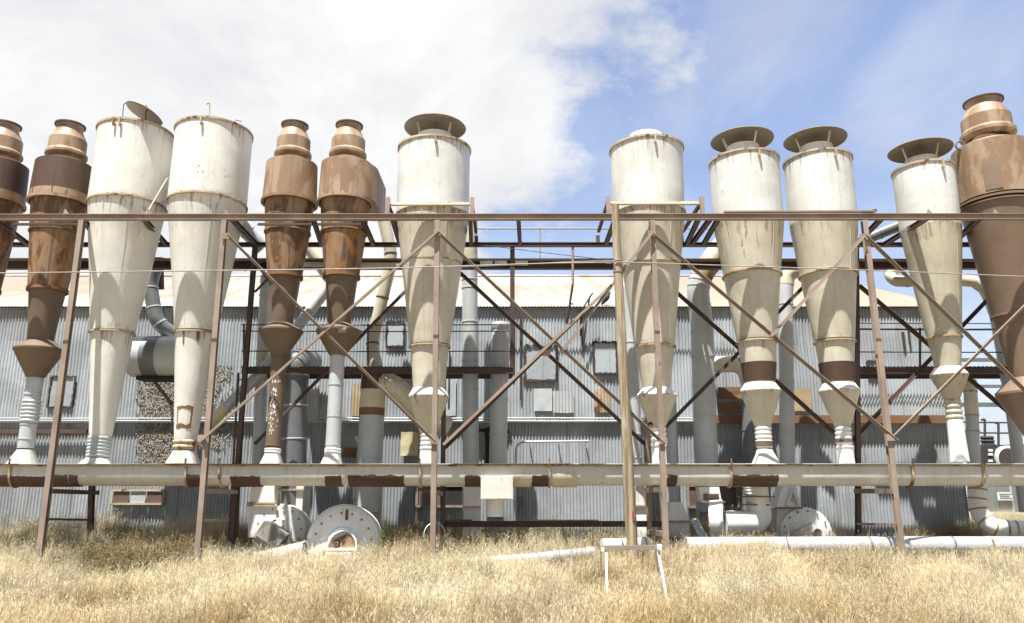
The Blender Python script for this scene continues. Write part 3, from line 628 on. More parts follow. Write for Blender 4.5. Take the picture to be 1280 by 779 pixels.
def cream_cyclone(label, axis, rim, barrel, ring2, mid, ring3, low, hop, mat_b, mat_c, cap=None, brown=False, collar=None, foot=True, name='cream_cyclone', lidw=True, dome=False):
    C = Cyc(name, label, G1, axis, 579)
    C.shell('barrel', mat_b, [(rim[0]+1, rim[1]-1.5)]+barrel); C.ring(rim[0], rim[1], M['ringrust'], 0.05, 0.045, 'rim')
    C.shell('cone', mat_c, [barrel[-1]]+mid)
    for y, hw in (ring2, ring3):
        if y: C.ring(y, hw, M['ringrust'], 0.035, 0.035)
    C.shell('lower_cone', mat_c, low)
    C.seam(rim[0]+2, rim[1]-1.5, barrel[-1][0], barrel[-1][1], -0.35, mat_b); C.seam(barrel[-1][0], barrel[-1][1], mid[-1][0], mid[-1][1], 0.5, mat_c); C.seam(barrel[-1][0], barrel[-1][1], mid[-1][0], mid[-1][1], -0.2, mat_c)
    C.lug(rim[0]+2, rim[1], 0.12 if cap else 0.05)
    mk = MB()
    for k in range(9):
        y = random.uniform(rim[0]+8, barrel[-1][0]-6); rr = rz(y, rim[1]-1.5+(barrel[-1][1]-rim[1]+1.5)*(y-rim[0])/(barrel[-1][0]-rim[0]), C.Y); t0 = -math.pi/2+random.uniform(-1.0, 1.0); w = random.uniform(.006, .02); hh = random.uniform(.004, .012)
        mk.add([(C.X+(rr[0]+.006)*math.cos(t0+dx/rr[0]), C.Y+(rr[0]+.006)*math.sin(t0+dx/rr[0]), rr[1]+dz+dx*random.uniform(-.5, .5)) for dx, dz in ((-w, 0), (0, -hh), (w, 0), (0, hh))], [(0, 1, 2, 3)])
    mk.build('scrape_marks', M['umber'], C.t, smooth=False)
    if hop:
        (y0, h0), (y1, h1), (y2, h2) = hop
        C.shell('hopper_lid', M['white'], [(y0, h0), (y1, h1)]); C.shell('hopper', mat_c, [(y1, h1), (y1+1.5, h1), (y2, h2)])
    if brown: C.band('repair_band', M['darkbrown'], brown[0], brown[1], brown[2], brown[3], 0.008, label='dark brown repair band')
    if cap:
        ry, rh = cap[2], cap[3]
        C.shell('neck', mat_b, [(ry, rh), (rim[0], rh+1)]); C.ring(ry, rh+1.5, mat_b, 0.03, 0.03)
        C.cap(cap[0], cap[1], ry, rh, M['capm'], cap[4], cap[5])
    r, z = rz(rim[0], rim[1], C.Y); MB().lathe([(0.02, 0.10), (r*0.5, 0.06), (r*0.94, 0.0)], (C.X, C.Y, z), 48).build('top', M['pale'], C.t)
    return C
# far-left white pair
C = cream_cyclone('tall cream cyclone whose rain cap has tipped over', (158.5, 243), (147, 50), [(240, 50)], (242, 51.5), [(410, 28.5)], (411.5, 30.2), [(411, 27.5), (546, 14.6)], None, M['cream'], M['cream'])
C.lug(149, 50, -0.10); C.collar(545, 571, 14.8, M['galv'], 6); C.flare(572, 15, 579, 16.5, 14, M['trough'])
r, z = rz(140, 25, C.Y); q = Matrix.Rotation(R(22), 3, 'Y') @ Matrix.Rotation(R(-6), 3, 'X')
MB().lathe([(0.02, 0.13), (0.25, 0.09), (0.43, 0.01), (0.42, -0.01), (0.24, 0.06), (0.02, 0.10)], (C.X+0.36, C.Y-0.45, z-0.06), 40, q).build('rain_cap', M['umber'], C.t, label='tipped dark rain cap')
p = P(158, 128, C.Y-0.4); MB().tube([p, P(154.5, 131, C.Y-.4), P(153, 150, C.Y-.4)], 0.010, 6).build('cap_strut', M['darkcable'], C.t)
p = P(182, 150, C.Y-0.45); MB().tube([p, P(183, 132, C.Y-.45)], 0.018, 6).build('cap_strut', M['umber'], C.t)
C = cream_cyclone('tall cream cyclone with an open top and a thin rod, second of the white pair', (258.8, 240), (145.5, 50), [(237, 50)], (239, 51.5), [(410, 26.5)], (412, 28), [(411, 26), (549, 14.8)], None, M['cream'], M['cream'])
C.collar(549, 562, 14.8, M['ringrust'], 2); C.flare(563, 15, 579, 17, 14, M['trough'])
for (a, b) in (((262, 129), (262, 147)), ((294, 150), (295, 156))): MB().tube([P(a[0], a[1], C.Y-.5), P(b[0], b[1]+4, C.Y-.5)], 0.014, 6).build('rod', M['ringrust'], C.t)
MB().tube([P(294, 150, C.Y-.3), P(302, 152, C.Y-.3)], 0.012, 6).build('rod', M['umber'], C.t)
MB().tube([P(261, 129, C.Y-.5), P(258.5, 130.5, C.Y-.5)], 0.012, 6).build('rod', M['umber'], C.t)
def cpatch(C, y0, y1, hw, a0, a1, mat, name, label=None):
    (r0, z0), (r1, z1) = rz(y0, hw[0], C.Y), rz(y1, hw[1], C.Y); m = MB(); k = 8
    for i in range(k+1):
        t = -math.pi/2+a0+(a1-a0)*i/k
        for r_, z_ in ((r0, z0), (r1, z1)): m.v.append((C.X+(r_+.008)*math.cos(t), C.Y+(r_+.008)*math.sin(t), z_+random.uniform(-.02, .02)))
    m.f = [(2*i, 2*i+1, 2*i+3, 2*i+2) for i in range(k)]; m.build(name, mat, C.t, label=label)
cpatch(C, 507, 511, (18.2, 17.9), -.5, .75, M['rust'], 'rust_crack'); cpatch(C, 530, 535, (16.3, 15.9), -.55, .7, M['rust'], 'rust_crack'); cpatch(C, 510, 531, (18.1, 16.3), -.5, -.38, M['ringrust'], 'rust_crack'); cpatch(C, 510, 531, (18.1, 16.3), .58, .7, M['rust'], 'rust_crack')
cpatch(C, 414, 430, (26.1, 24.7), -.25, -.17, M['rust'], 'rust_run'); cpatch(C, 414, 425, (26.1, 25.1), .45, .58, M['rust'], 'rust_run')
hole = MB()
for k in range(14):
    t = C.Y; rr = rz(200, 49.5, C.Y)[0]+0.003; a = -math.pi/2+random.choice([random.gauss(0.10, 0.07), random.uniform(-.5, .9)]); z = Zr(random.gauss(213, 1.0) if k < 9 else random.uniform(170, 235), C.Y-.9); w = random.uniform(.008, .02)
    hole.add([(C.X+rr*math.cos(a+dx/rr), C.Y+rr*math.sin(a+dx/rr)-.002, z+dz) for dx, dz in ((-w, 0), (0, -w*.7), (w, 0), (0, w*.7))], [(0, 1, 2, 3)])
hole.build('holes', M['dark'], C.t, smooth=False, label='small dark holes')
# middle
C = cream_cyclone('cream cyclone with a wide rain cap, beside the brown middle pair', (541, 256), (168, 46), [(256, 45.3)], (320, 38.2), [(427, 24.8)], (429, 26.3), [(428, 24), (483, 20)], ((483, 20), (492, 25.4), (541, 9.5)), M['pale'], M['beige'], cap=(141, 38.7, 162, 20.5, 3, 1.57))
C.ring(254, 46.8, M['beige'], 0.04, 0.04); C.collar(541, 563, 8.8, M['white'], 4); C.pipe(563, 9.3, 579, 9.5, M['white'])
C = cream_cyclone('cream cyclone with no rain cap, behind the wooden pole', (811.5, 250), (168, 47), [(253, 44.5)], (323, 38.5), [(428, 25)], (429.5, 26.6), [(429, 24.5), (483, 17.6)], ((483, 17.6), (491, 25.6), (533, 9.5)), M['pale'], M['beige'])
C.shell('dome', M['pale'], [(161.5, 21), (163, 22.5), (168, 22.8)], close_top=True); C.ring(252, 46.2, M['beige'], 0.04, 0.04)
C.collar(533, 560, 9, M['white'], 4); C.pipe(560, 9.3, 579, 9.5, M['white'])
p = P(813, 531, YT-0.22)
MB().lathe([(0.001, 0.0), (0.055, 0.0), (0.055, 0.03)], p, 16, Matrix.Rotation(R(80), 3, 'X')).build('port', M['darkbrown'], C.t)
# right pair
HOPS = dict(brown=(451, 22.1, 475, 19.8))
C = cream_cyclone('beige cyclone with a rain cap and brown band, left one of the close pair', (936, 266), (185, 45), [(268, 44)], (335, 38.2), [(421, 25.2)], (423, 26.6), [(422, 24.6), (476, 19.3)], ((476, 19.3), (485, 25.8), (533, 10)), M['pale'], M['beige'], cap=(157, 40, 177, 19, 3, 1.0), **HOPS)
C.collar(533, 560, 9.8, M['white'], 5); C.band('repair_band', M['umber'], 551, 9.8, 558, 9.8, 0.02); C.flare(561, 10, 579, 14, 14, M['trough'])
# the dent pushed into its cone
ob = [c for c in C.t.children if c.name.startswith('cone')][0]; dp = P(916, 305, C.Y-0.78)-Vector(ob['_w'])
for v in ob.data.vertices:
    d = (v.co-dp).length
    if d < 0.42: k = (1-(d/0.42)**2)**2; v.co += (Vector((0, 0, v.co.z))-v.co).normalized()*0.10*k
C = cream_cyclone('beige cyclone with a rain cap and brown band, right one of the close pair', (1030, 266), (185, 44.5), [(267, 43.3)], (335, 38.2), [(421, 26)], (423, 27.4), [(422, 25.4), (476, 20)], ((476, 20), (485, 26.5), (533, 10)), M['pale'], M['beige'], cap=(157, 40.5, 177, 19.5, 3, 1.0))
C.band('repair_band', M['darkbrown'], 451, 22.9, 475, 20.6, 0.012, label='dark brown repair band'); C.collar(533, 562, 9.8, M['white'], 5); C.band('repair_band', M['umber'], 549, 9.8, 553, 9.8, 0.02); C.pipe(561, 10.3, 579, 11.5, M['white'])
C = cream_cyclone('small olive beige cyclone with a dark rain cap, next to the big brown one', (1164, 272), (199, 41), [(276, 39.5)], (340, 30.5), [(418, 22.6)], (418.5, 24), [(419, 22), (457, 17)], ((457, 17), (465, 25), (498, 10.2)), M['pale'], M['olive'], cap=(171, 42, 193, 20, 3, 1.15))
C.collar(498, 525, 10, M['olive'], 4); C.pipe(524, 10.5, 577, 12.5, M['white'])

# ------------------------------------------------------------------ steel frame
YF, YB = 16.0, 18.15
frame = thing('steel_frame', 'long brown braced steel frame holding up all the cyclones', 'frame', (0, YF, 0.1))
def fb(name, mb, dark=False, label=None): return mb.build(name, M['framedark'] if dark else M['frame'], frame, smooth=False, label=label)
def down(px, py, Y): p = P(px, py, Y); return Vector((p.x, p.y, gz(p.x, Y)-0.3))
FB = [(-260, -60, 300)]
fb('beam', MB().ibeam((-13.6, YF, Zr(272, YF)), (14.2, YF, Zr(271, YF)), 0.12, 0.125))
for (tx, ty, bx, by) in ((103, 276, 48, 708), (281, 276, 247, 698), (547, 276, 541, 690), (815, 276, 833, 690), (1080, 276, 1127, 692), (1342, 276, 1416, 692), (-75, 276, -140, 700)):
    a = P(tx, ty, YF); b = P(bx, by, YF); b = a+(b-a)*1.18
    fb('post', MB().ibeam(a, b, 0.105, 0.12, 0.015, up=(0, -1, 0)))
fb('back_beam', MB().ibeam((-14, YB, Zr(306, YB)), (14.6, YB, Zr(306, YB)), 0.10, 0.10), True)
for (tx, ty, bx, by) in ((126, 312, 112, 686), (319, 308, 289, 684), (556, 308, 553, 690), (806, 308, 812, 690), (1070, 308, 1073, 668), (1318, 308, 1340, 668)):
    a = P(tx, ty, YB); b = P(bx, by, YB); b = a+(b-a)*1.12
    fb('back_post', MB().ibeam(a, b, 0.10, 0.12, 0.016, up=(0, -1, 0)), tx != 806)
# beams that run from the front beam to the back beam
for (ax, bx) in ((-10, 36), (103, 126), (178, 208), (288, 321), (391, 402), (452, 467), (490, 500), (588, 589), (648, 650), (770, 757), (874, 858), (889, 864), (899, 879), (1103, 1070), (1160, 1105), (1225, 1190)):
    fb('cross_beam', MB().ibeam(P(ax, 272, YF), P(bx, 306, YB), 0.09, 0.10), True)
# diagonal braces: front ones light, back ones dark, their shade put into the tone
for (a, b) in (((283, 293), (543, 552)), ((547, 289), (252, 550)), ((547, 290), (830, 555)), ((815, 291), (704, 437)), ((765, 356), (554, 556)), ((815, 292), (1122, 552)),
               ((1081, 294), (964, 420)), ((1081, 294), (1345, 550)), ((1119, 545), (1342, 322))):
    y = YF-0.09 if a[0] < b[0] else YF-0.14
    fb('brace', MB().angle(P(a[0], a[1], y), P(b[0], b[1], y), 0.062, 0.013, up=(0, -1, 0)))
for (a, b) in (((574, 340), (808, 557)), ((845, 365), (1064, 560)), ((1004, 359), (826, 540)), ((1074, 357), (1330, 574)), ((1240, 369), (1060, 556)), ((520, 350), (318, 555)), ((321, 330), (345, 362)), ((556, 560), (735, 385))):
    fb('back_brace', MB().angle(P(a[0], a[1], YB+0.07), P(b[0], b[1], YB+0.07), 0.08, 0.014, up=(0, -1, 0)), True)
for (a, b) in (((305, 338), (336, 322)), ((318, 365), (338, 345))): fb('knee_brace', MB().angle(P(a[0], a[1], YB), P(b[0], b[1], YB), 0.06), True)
# ladder-like ties between front and back legs
for (fx, fy, bx, by, s) in ((63, 614, 122, 616, .09), (57, 649, 113, 650, .045), (256, 614, 295, 615, .09), (252, 651, 287, 650, .045), (541, 617, 552, 617, .09), (829, 612, 808, 613, .10), (1118, 614, 1070, 614, .10), (1122, 656, 1072, 655, .05), (833, 668, 811, 665, .1)):
    fb('tie', MB().bar(P(fx, fy, YF), P(bx, by, YB), s, s), fx < 100)
# gusset plates, lugs and cyclone cradles
for (x, y) in ((543, 551), (829, 551), (1113, 547), (252, 548), (428, 412), (683, 441), (547, 291), (815, 292), (1080, 296), (282, 295)): p = P(x, y, YF-0.10); fb('gusset', MB().box(p, (0.16, 0.012, 0.13)))
for x in (82, 178, 186, 283, 1163, 1246): p = P(x, 266, YF); fb('clip', MB().prism([p+Vector((-.05, 0, -.02)), p+Vector((.05, 0, -.02)), p+Vector((-.03, 0, .09))], (0, .05, 0)))
def cradle(px0, px1, py, sx0, sx1):
    y0, y1 = YT-0.93, YT+0.93; A, B = P(px0, py, y0), P(px1, py, y0); z = A.z
    MB().angle(A, B, 0.085, 0.02).build('cradle_bar', M['beige'], frame, smooth=False)
    for (x, d) in ((B.x+0.04, 1), (A.x-0.04, 0)):
        fb('cradle_bar', MB().angle((x, y0, z), (x, y1, z), 0.07, 0.014), True)
        fb('cradle_post', MB().bar((x, YF+0.02, Zr(268, YF)), (x, YF+0.02, z+0.10), 0.085, 0.085))
        fb('cradle_post', MB().bar((x, YB, Zr(304, YB)), (x, YB, z-0.05), 0.085, 0.085), True)
cradle(488, 588, 254.5, 0, 0); cradle(762, 874, 253.5, 0, 0)
fb('cap_bar', MB().bar(P(905, 265, YF+.02), P(1094, 264.5, YF+.02), 0.09, 0.03)); fb('cap_bar', MB().bar(P(1095, 263, YF+.02), P(1060, 274, YF+0.8), 0.05, 0.06), True)
for (x0, x1) in ((322, 392), (396, 452), (15, 102)): fb('cradle_bar', MB().angle(P(x0, 280, YT-.78), P(x1, 280, YT-.78), 0.06), True)
fb('strut', MB().bar(P(181, 271, YF), P(212, 218, YF+0.9), 0.035, 0.02))
fb('tie_beam', MB().ibeam(P(553, 655, YB), P(829, 655, YB), 0.10, 0.13), True, label='dark tie beam low between two pairs of legs')
fb('tie_beam', MB().bar(P(660, 650.5, YB-.06), P(748, 650.5, YB-.06), 0.05, 0.03))
a = P(555, 651, YB-.2); fb('tie_beam', MB().bar(a, P(590, 651, YB-.2), 0.06, 0.05), True)
# hoop at the foot of the middle legs
c = P(543, 668, YF+0.45); MB().lathe([(0.225+0.008*math.cos(2*math.pi*k/8), 0.018*math.sin(2*math.pi*k/8)) for k in range(9)], c, 32, Matrix.Rotation(math.pi/2, 3, 'X') @ Matrix.Rotation(0.5, 3, 'Y')).build('hoop', M['galv'], None)
tag(bpy.data.objects[[o.name for o in bpy.data.objects if o.name.startswith('hoop')][-1]], 'thin white metal hoop leaning at the foot of the middle frame leg', 'hoop')

# ------------------------------------------------------------------ catwalk platforms, girder, ladder
def catwalk(name, label, x0, x1, yb, Y, rails, posts, uprights=()):
    t = thing(name, label, 'catwalk', P((x0+x1)/2, yb, Y))
    MB().ibeam(P(x0, yb, Y), P(x1, yb, Y), 0.10, 0.155).build('beam', M['framedark'], t, smooth=False)
    MB().ibeam(P(x0, yb, Y)+Vector((0, 0.8, 0)), P(x1, yb, Y)+Vector((0, 0.8, 0)), 0.10, 0.155).build('beam', M['framedark'], t, smooth=False)
    d = MB(); A, B = P(x0, yb, Y), P(x1, yb, Y); k = A.x
    while k < B.x: d.box((k, Y+0.4, A.z+0.09), (0.03, 0.8, 0.025)); k += 0.10
    d.build('grating', M['framedark'], t, smooth=False)
    for y in rails: MB().tube([P(x0, y, Y), P((x0+x1)/2, y+0.6, Y), P(x1, y, Y)], 0.014, 8).build('rail', M['darkcable'], t)
    for x in posts: MB().bar(P(x, yb-5, Y), P(x, min(rails)-1, Y), 0.04, 0.04, up=(0, -1, 0)).build('rail_post', M['framedark'], t, smooth=False)
    for x, m in uprights: MB().bar(P(x, yb-5, Y), P(x, 402, Y), 0.11, 0.10, up=(0, -1, 0)).build('upright', M[m], t, smooth=False)
catwalk('catwalk', 'dark steel catwalk with thin rails behind the brown middle pair', 302, 641, 463, YB+0.45, (406, 414, 439), (305, 460), ((640, 'frame'),))
catwalk('catwalk', 'dark steel catwalk beam with thin rails behind the close beige pair', 1071, 1330, 463, YB+0.45, (411, 440), (1150,))
t = thing('pipe_bridge', 'dark brown girder carrying conduits along the shed eaves', 'girder', P(640, 330, 18.5))
MB().ibeam(P(-60, 331, 18.5), P(1330, 331, 18.5), 0.16, 0.22).build('girder', M['framedark'], t, smooth=False)
MB().bar(P(-60, 324.5, 18.36), P(1330, 325.5, 18.36), 0.10, 0.05).build('girder_plate', M['frame'], t, smooth=False)
for k, px in enumerate((608, 626, 652)):
    MB().box(P(px, 329, 18.29), (0.30, 0.04, 0.11)).build('sign_plate', M['pale'], t, smooth=False)
MB().tube([P(350, 330.5, 18.29), P(500, 331.5, 18.29)], 0.06, 12).build('conduit', M['beige'], t)
t = thing('conduit_run', 'thin grey conduit on stubs high above the girder', 'conduit', P(660, 335, 19.6))
MB().tube([P(592, 286, 19.6), P(766, 286, 19.6)], 0.022, 8).build('pipe', M['cable'], t)
MB().tube([P(675, 286, 19.6), P(675, 336, 19.6)], 0.016, 8).build('stub', M['cable'], t)
MB().tube([P(766, 286, 19.6), P(900, 286, 19.6)], 0.018, 8).build('pipe', M['cable'], t)
t = thing('support_column', 'slim dark steel column between the back beam and the catwalk', 'column', P(641, 465, YB+.3))
MB().ibeam(P(640.5, 308, YB+.1), P(640.5, 460, YB+.42), 0.11, 0.10, 0.02, up=(0, -1, 0)).build('column', M['framedark'], t, smooth=False)
t = thing('hanging_conduit', 'broken dark conduit hanging from the back beam in front of the roof', 'conduit', P(709, 400, YB))
MB().tube([P(716, 308, YB), P(716, 356, YB)], 0.03, 8).build('upper_pipe', M['frame'], t)
MB().tube([P(716, 355, YB), P(712, 382, YB+.1), P(708, 405, YB+.2)], 0.026, 8).build('broken_pipe', M['darkcable'], t)
MB().bar(P(712, 380, YB+.1), P(716.5, 380, YB+.1), 0.03).build('clip', M['darkcable'], t, smooth=False)
t = thing('broken_mast', 'bent dark pipe mast broken off above the shed eaves', 'mast', P(727, 388, YW-.3))
MB().tube([P(741, 366, YW-.4), P(727, 388, YW-.3)], 0.02, 8).build('strut', M['darkcable'], t); MB().tube([P(737, 371, YW-.4), P(733, 400, YW-.3), P(729, 440, YW-.15)], 0.022, 8).build('pole', M['darkcable'], t)
MB().tube([P(727, 388, YW-.3), P(726, 420, YW-.1)], 0.03, 8).build('pole', M['darkcable'], t)
def ladder():
    Y = YB+0.5; t = thing('ladder', 'narrow brown steel ladder behind the second frame leg', 'ladder', P(290, 680, Y))
    for dx in (0, 9): MB().bar(P(298+dx, 466, Y), P(286+dx*1.05, 676, Y), 0.04, 0.05, up=(0, -1, 0)).build('stile', M['framedark'], t, smooth=False)
    for k in range(12):
        f = (k+.5)/12; x = 298-12*f; y = 466+210*f; MB().bar(P(x, y, Y), P(x+9.2, y, Y), 0.025).build('rung', M['framedark'], t, smooth=False)
ladder()

# ------------------------------------------------------------------ ducts behind the frame
def duct(label, path, r, mat, Y=None, bands=(), bmat=None, segs=None, n=28, rad=None, corr=None):
    """path: list of (px,py,Y); bands: fractions along the path; segs: list of (f0,f1,mat,name) for stretches with another look"""
    pts = bend([P(*p) for p in path], rad or r*2.2, 7) if len(path) > 2 else [P(*p) for p in path]
    r = r/math.sqrt(1+((path[-1][0]-CX)/FPX)**2); L = [0]
    for a, b in zip(pts, pts[1:]): L.append(L[-1]+(b-a).length)
    def at(f):
        d = f*L[-1]
        for i in range(len(pts)-1):
            if d <= L[i+1]+1e-9:
                k = (d-L[i])/max(1e-9, L[i+1]-L[i]); return pts[i]+(pts[i+1]-pts[i])*k, (pts[i+1]-pts[i]).normalized()
        return pts[-1], (pts[-1]-pts[-2]).normalized()
    lo = min(pts, key=lambda p: p.z); t = thing('duct', label, 'duct', lo, 'sheet metal ducts around the cyclones')
    dense = [pts[0]]
    MB().tube(pts, r, n).build('pipe', mat, t, sharp=50)
    for f in bands:
        p, d = at(f); rot = d.to_track_quat('Z', 'Y').to_matrix()
        MB().lathe([(r-.004, -.022), (r+.010, -.018), (r+.014, 0), (r+.010, .018), (r-.004, .022)], p, n, rot).build('band', bmat or mat, t)
    for s in (segs or ()):
        q = [at(s[0]+(s[1]-s[0])*k/8)[0] for k in range(9)]; MB().tube(q, r+0.006, n).build(s[3] if len(s) > 3 else 'sleeve', s[2], t)
    for s in (corr or ()):
        m = max(8, int((s[1]-s[0])*L[-1]/0.05)); q = [at(s[0]+(s[1]-s[0])*k/m)[0] for k in range(m+1)]
        MB().tube(q, [r+0.006+random.uniform(-.008, .028) for k in range(m+1)], n).build('flexible_section', s[2], t)
    return t
px = lambda w, y, Y: w/2*m_px(y, Y)
YD = 19.5
G = M['galv']
duct('plain grey vertical duct left of the brown middle pair', [(333, 345, 19.2), (327, 466, 19.2), (322, 600, 19.2)], px(15.5, 460, 19.2), G, bands=(.1, .42, .60, .8), rad=.05, segs=[(0.38, 0.42, M['olive'], 'rusty_sleeve')])
duct('wide dark grey duct with a bent top between the two brown cyclones', [(388, 452, 20.3), (372, 452, 18.9), (370, 470, 18.9), (364, 640, 18.9)], px(33, 520, 18.9), M['galvdark'], bands=(.35, .5, .66, .9), bmat=G, rad=.4)
duct('big duct with a rusty brown elbow and peeling cream band', [(468, 462, 19.0), (466, 490, 19.0), (459, 640, 19.0)], px(32, 540, 19.0), G, bands=(.34, .62), rad=.2, segs=[(0.0, 0.15, M['darkbrown'], 'brown_elbow'), (0.15, 0.28, M['creamwrap'], 'cream_sleeve'), (.28, .34, M['rust'], 'rusty_sleeve')])
duct('ribbed cream duct running from the brown elbow behind the middle cream cyclone', [(466, 478, 19.0), (492, 480, 19.0), (530, 520, 19.2), (560, 535, 19.4)], px(27, 500, 19), M['beige'], bands=(.12, .2, .28, .36, .44, .52, .6), bmat=M['beige'])
duct('tall leaning olive duct that kinks beside the middle cream cyclone', [(472, 240, 19.1), (490, 322, 19.1), (464, 432, 19.2), (472, 462, 19.0)], px(15.5, 360, 19.1), M['olive'], bands=(.02, .36, .44, .6, .85), rad=.3, bmat=M['darkbrown'])
duct('pale blue grey vertical duct right of the middle cream cyclone', [(587, 275, 19.4), (587, 330, 19.4), (589, 640, 19.4)], px(20, 460, 19.4), G, bands=(.22, .25, .37, .50, .505, .60, .70, .80), rad=.1, segs=[(0, .17, M['olive'], 'olive_sleeve'), (.885, 1.0, M['white'], 'white_box')])
duct('shorter grey duct with a crumpled flexible top near the catwalk end', [(626, 404, 19.3), (625, 450, 19.3), (622, 600, 19.3)], px(22, 500, 19.3), G, bands=(.35, .5, .72, .95), rad=.05, corr=[(0.0, 0.30, M['galv'])])
duct('slim pale duct half hidden by the capless cream cyclone', [(786, 360, 19.4), (791, 500, 19.4), (797, 648, 19.4)], px(17, 500, 19.4), G, bands=(.25, .46, .48, .65, .75), rad=.05, segs=[(.86, 1.0, M['white'], 'white_foot')])
duct('short grey duct below the capless cream cyclone', [(838, 500, 19.3), (840, 560, 19.3), (845, 650, 19.3)], px(15, 560, 19.3), G, bands=(.62, .68, .74), rad=.05)
duct('fat grey duct with a rust stained elbow left of the close pair', [(925, 280, 18.9), (870, 352, 19.0), (877, 400, 19.1), (885, 640, 19.1)], px(29, 480, 19.1), G, bands=(.17, .245, .265, .33, .42, .50, .505, .60, .70, .80), rad=.55, segs=[(0.0, .17, M['olive'], 'beige_elbow'), (.17, .235, M['ringrust'], 'rusty_sleeve')])
duct('grey duct with a cream elbow, toned dark for the shade behind the close pair', [(890, 456, 20.2), (928, 455, 20.0), (938, 480, 20.0), (938, 640, 20.0)], px(21, 520, 20), M['galvdark'], bands=(.55, .75), rad=.4, segs=[(0, .36, M['beige'], 'cream_elbow')])  # galvdark puts the shade behind the cyclones into this duct's colour
duct('tall slim grey duct between the two close beige cyclones', [(1010, 338, 19.0), (985, 340, 19.2), (982, 365, 19.2), (985, 640, 19.2)], px(19, 480, 19.2), G, bands=(.2, .36, .50, .51, .70, .71, .735, .745), rad=.35, segs=[(0, .12, M['beige'], 'cream_elbow')])
duct('slim grey duct to the right of the olive cyclone with a cream top', [(1212, 475, 18.7), (1215, 520, 18.7), (1218, 600, 18.7)], px(17.5, 530, 18.7), G, bands=(.12, .36, .52), rad=.05, segs=[(0, .36, M['beige'], 'cream_sleeve')], bmat=M['ringrust'])
duct('cream elbow duct turning into a pale blue downpipe at the right edge', [(1140, 350, 18.9), (1226, 351, 18.9), (1243, 385, 18.9), (1262, 490, 19.0), (1282, 640, 19.2)], px(17, 450, 18.9), G, bands=(.25, .55, .57), rad=.45, segs=[(0, .34, M['beige'], 'cream_elbow')])
duct('cream bent duct curling round behind the olive cyclone', [(1160, 352, 18.75), (1118, 352, 18.8), (1110, 342, 18.9), (1140, 326, 19.2)], px(15, 345, 18.8), M['beige'], bands=(.25,), rad=.28)
duct('short grey duct slanting up behind the top of the right frame post', [(1060, 308, 18.8), (1140, 276, 18.6)], px(15, 290, 18.8), M['galvdark'], bands=(.5,))
duct('short blue grey duct between the white pair and the brown pair', [(290, 270, 18.4), (330, 310, 18.8)], px(22, 290, 18.6), G, bands=(.5,))
duct('cream duct slanting behind the brown middle pair', [(372, 290, 19.0), (412, 348, 19.2)], px(16, 320, 19), M['beige'])
duct('thin light grey duct slanting down behind the brown middle pair', [(412, 358, 19.1), (330, 462, 19.0), (262, 530, 18.8)], px(14.5, 440, 19), G, bands=(.18, .22, .88), rad=.2, segs=[(.88, 1.0, M['creamwrap'], 'cream_sleeve')])
duct('grey duct bending down to the horizontal tank between the white pair', [(196, 330, 19.3), (187, 355, 19.3), (196, 405, 19.3), (222, 420, 19.6)], px(19, 380, 19.3), M['galvdark'], bands=(.3, .55, .75), rad=.3, bmat=G)
duct('dark capped vent pipe above the roof between the white pair', [(196, 322, 20.0), (197, 362, 20.2)], px(17, 345, 20), M['winframe'])
# horizontal tank
def tank():
    Y = 19.2; c0, c1 = P(166, 446, Y), P(246, 446, Y); r = px(51, 446, Y); t = thing('horizontal_tank', 'grey horizontal drum tank with a dark stripe behind the white pair', 'tank', P(210, 472, Y))
    rot = Matrix.Rotation(math.pi/2, 3, 'Y'); L = c1.x-c0.x
    MB().lathe([(0.01, -.06), (r*.6, -.05), (r*.93, -.015), (r, 0.03), (r, L-.03), (r*.9, L), (0.01, L+.05)], c0, 40, rot).build('drum', G, t)
    MB().lathe([(r+.006, px(36, 446, Y)), (r+.006, px(74, 446, Y))], c0, 40, rot).build('stripe', M['galvdark'], t)
    MB().box(Vector((c0.x+L/2+.1, Y+.1, c0.z-r-.04)), (L-.2, .5, .08)).build('shadow_slab', M['dark'], t, smooth=False)  # dark slab drawn as the shadow below the tank
    MB().bar(Vector((c0.x+L*.3, Y+.3, c0.z-r-.08)), Vector((c0.x+L*.3, YW, c0.z-r-.5)), .06).build('bracket', M['framedark'], t, smooth=False)
tank()
# square ducts down to the fans
def box_duct(label, specs, mat, Y, dpt=0.35):
    t = thing('box_duct', label, 'duct', P((specs[-1][0]+specs[-1][1])/2, specs[-1][2], Y), 'sheet metal ducts around the cyclones')
    for i in range(len(specs)-1):
        (a0, a1, y0), (b0, b1, y1) = specs[i], specs[i+1]; d = dpt
        v = [P(a0, y0, Y-d), P(a1, y0, Y-d), P(b1, y1, Y-d), P(b0, y1, Y-d)]; v = v+[p+Vector((0, 2*d, 0)) for p in v]
        MB().add(v, [(0, 1, 2, 3), (7, 6, 5, 4), (0, 4, 5, 1), (1, 5, 6, 2), (2, 6, 7, 3), (3, 7, 4, 0)]).build('section', mat[i % len(mat)], t, smooth=False)
        if i: 
            A, B = P(a0-1.5, y0, Y-d-.03), P(a1+1.5, y0, Y-d-.03); MB().bar(A, B, 0.06, 0.035).build('flange', M['ringrust'], t, smooth=False)
    return t
box_duct('white square duct under the conveyor, behind the small white fan', [(315, 343, 600), (311, 343, 629), (310, 345, 632), (310, 345, 672)], [M['white']], 18.6)
box_duct('cream square transition under the wide dark duct', [(348, 382, 604), (347, 379, 612), (349, 377, 650), (350, 376, 672)], [M['pale'], M['trough']], 19.0)
box_duct('grey square transition behind the large white fan', [(441, 475, 600), (441, 474, 624), (444, 472, 660)], [G, M['olive']], 19.2, .25)
box_duct('white box duct in two stacked sections left of the discharge spout', [(580, 600, 606), (580, 600, 634), (579, 600, 655), (578, 600, 672)], [M['white']], 18.9, .25)
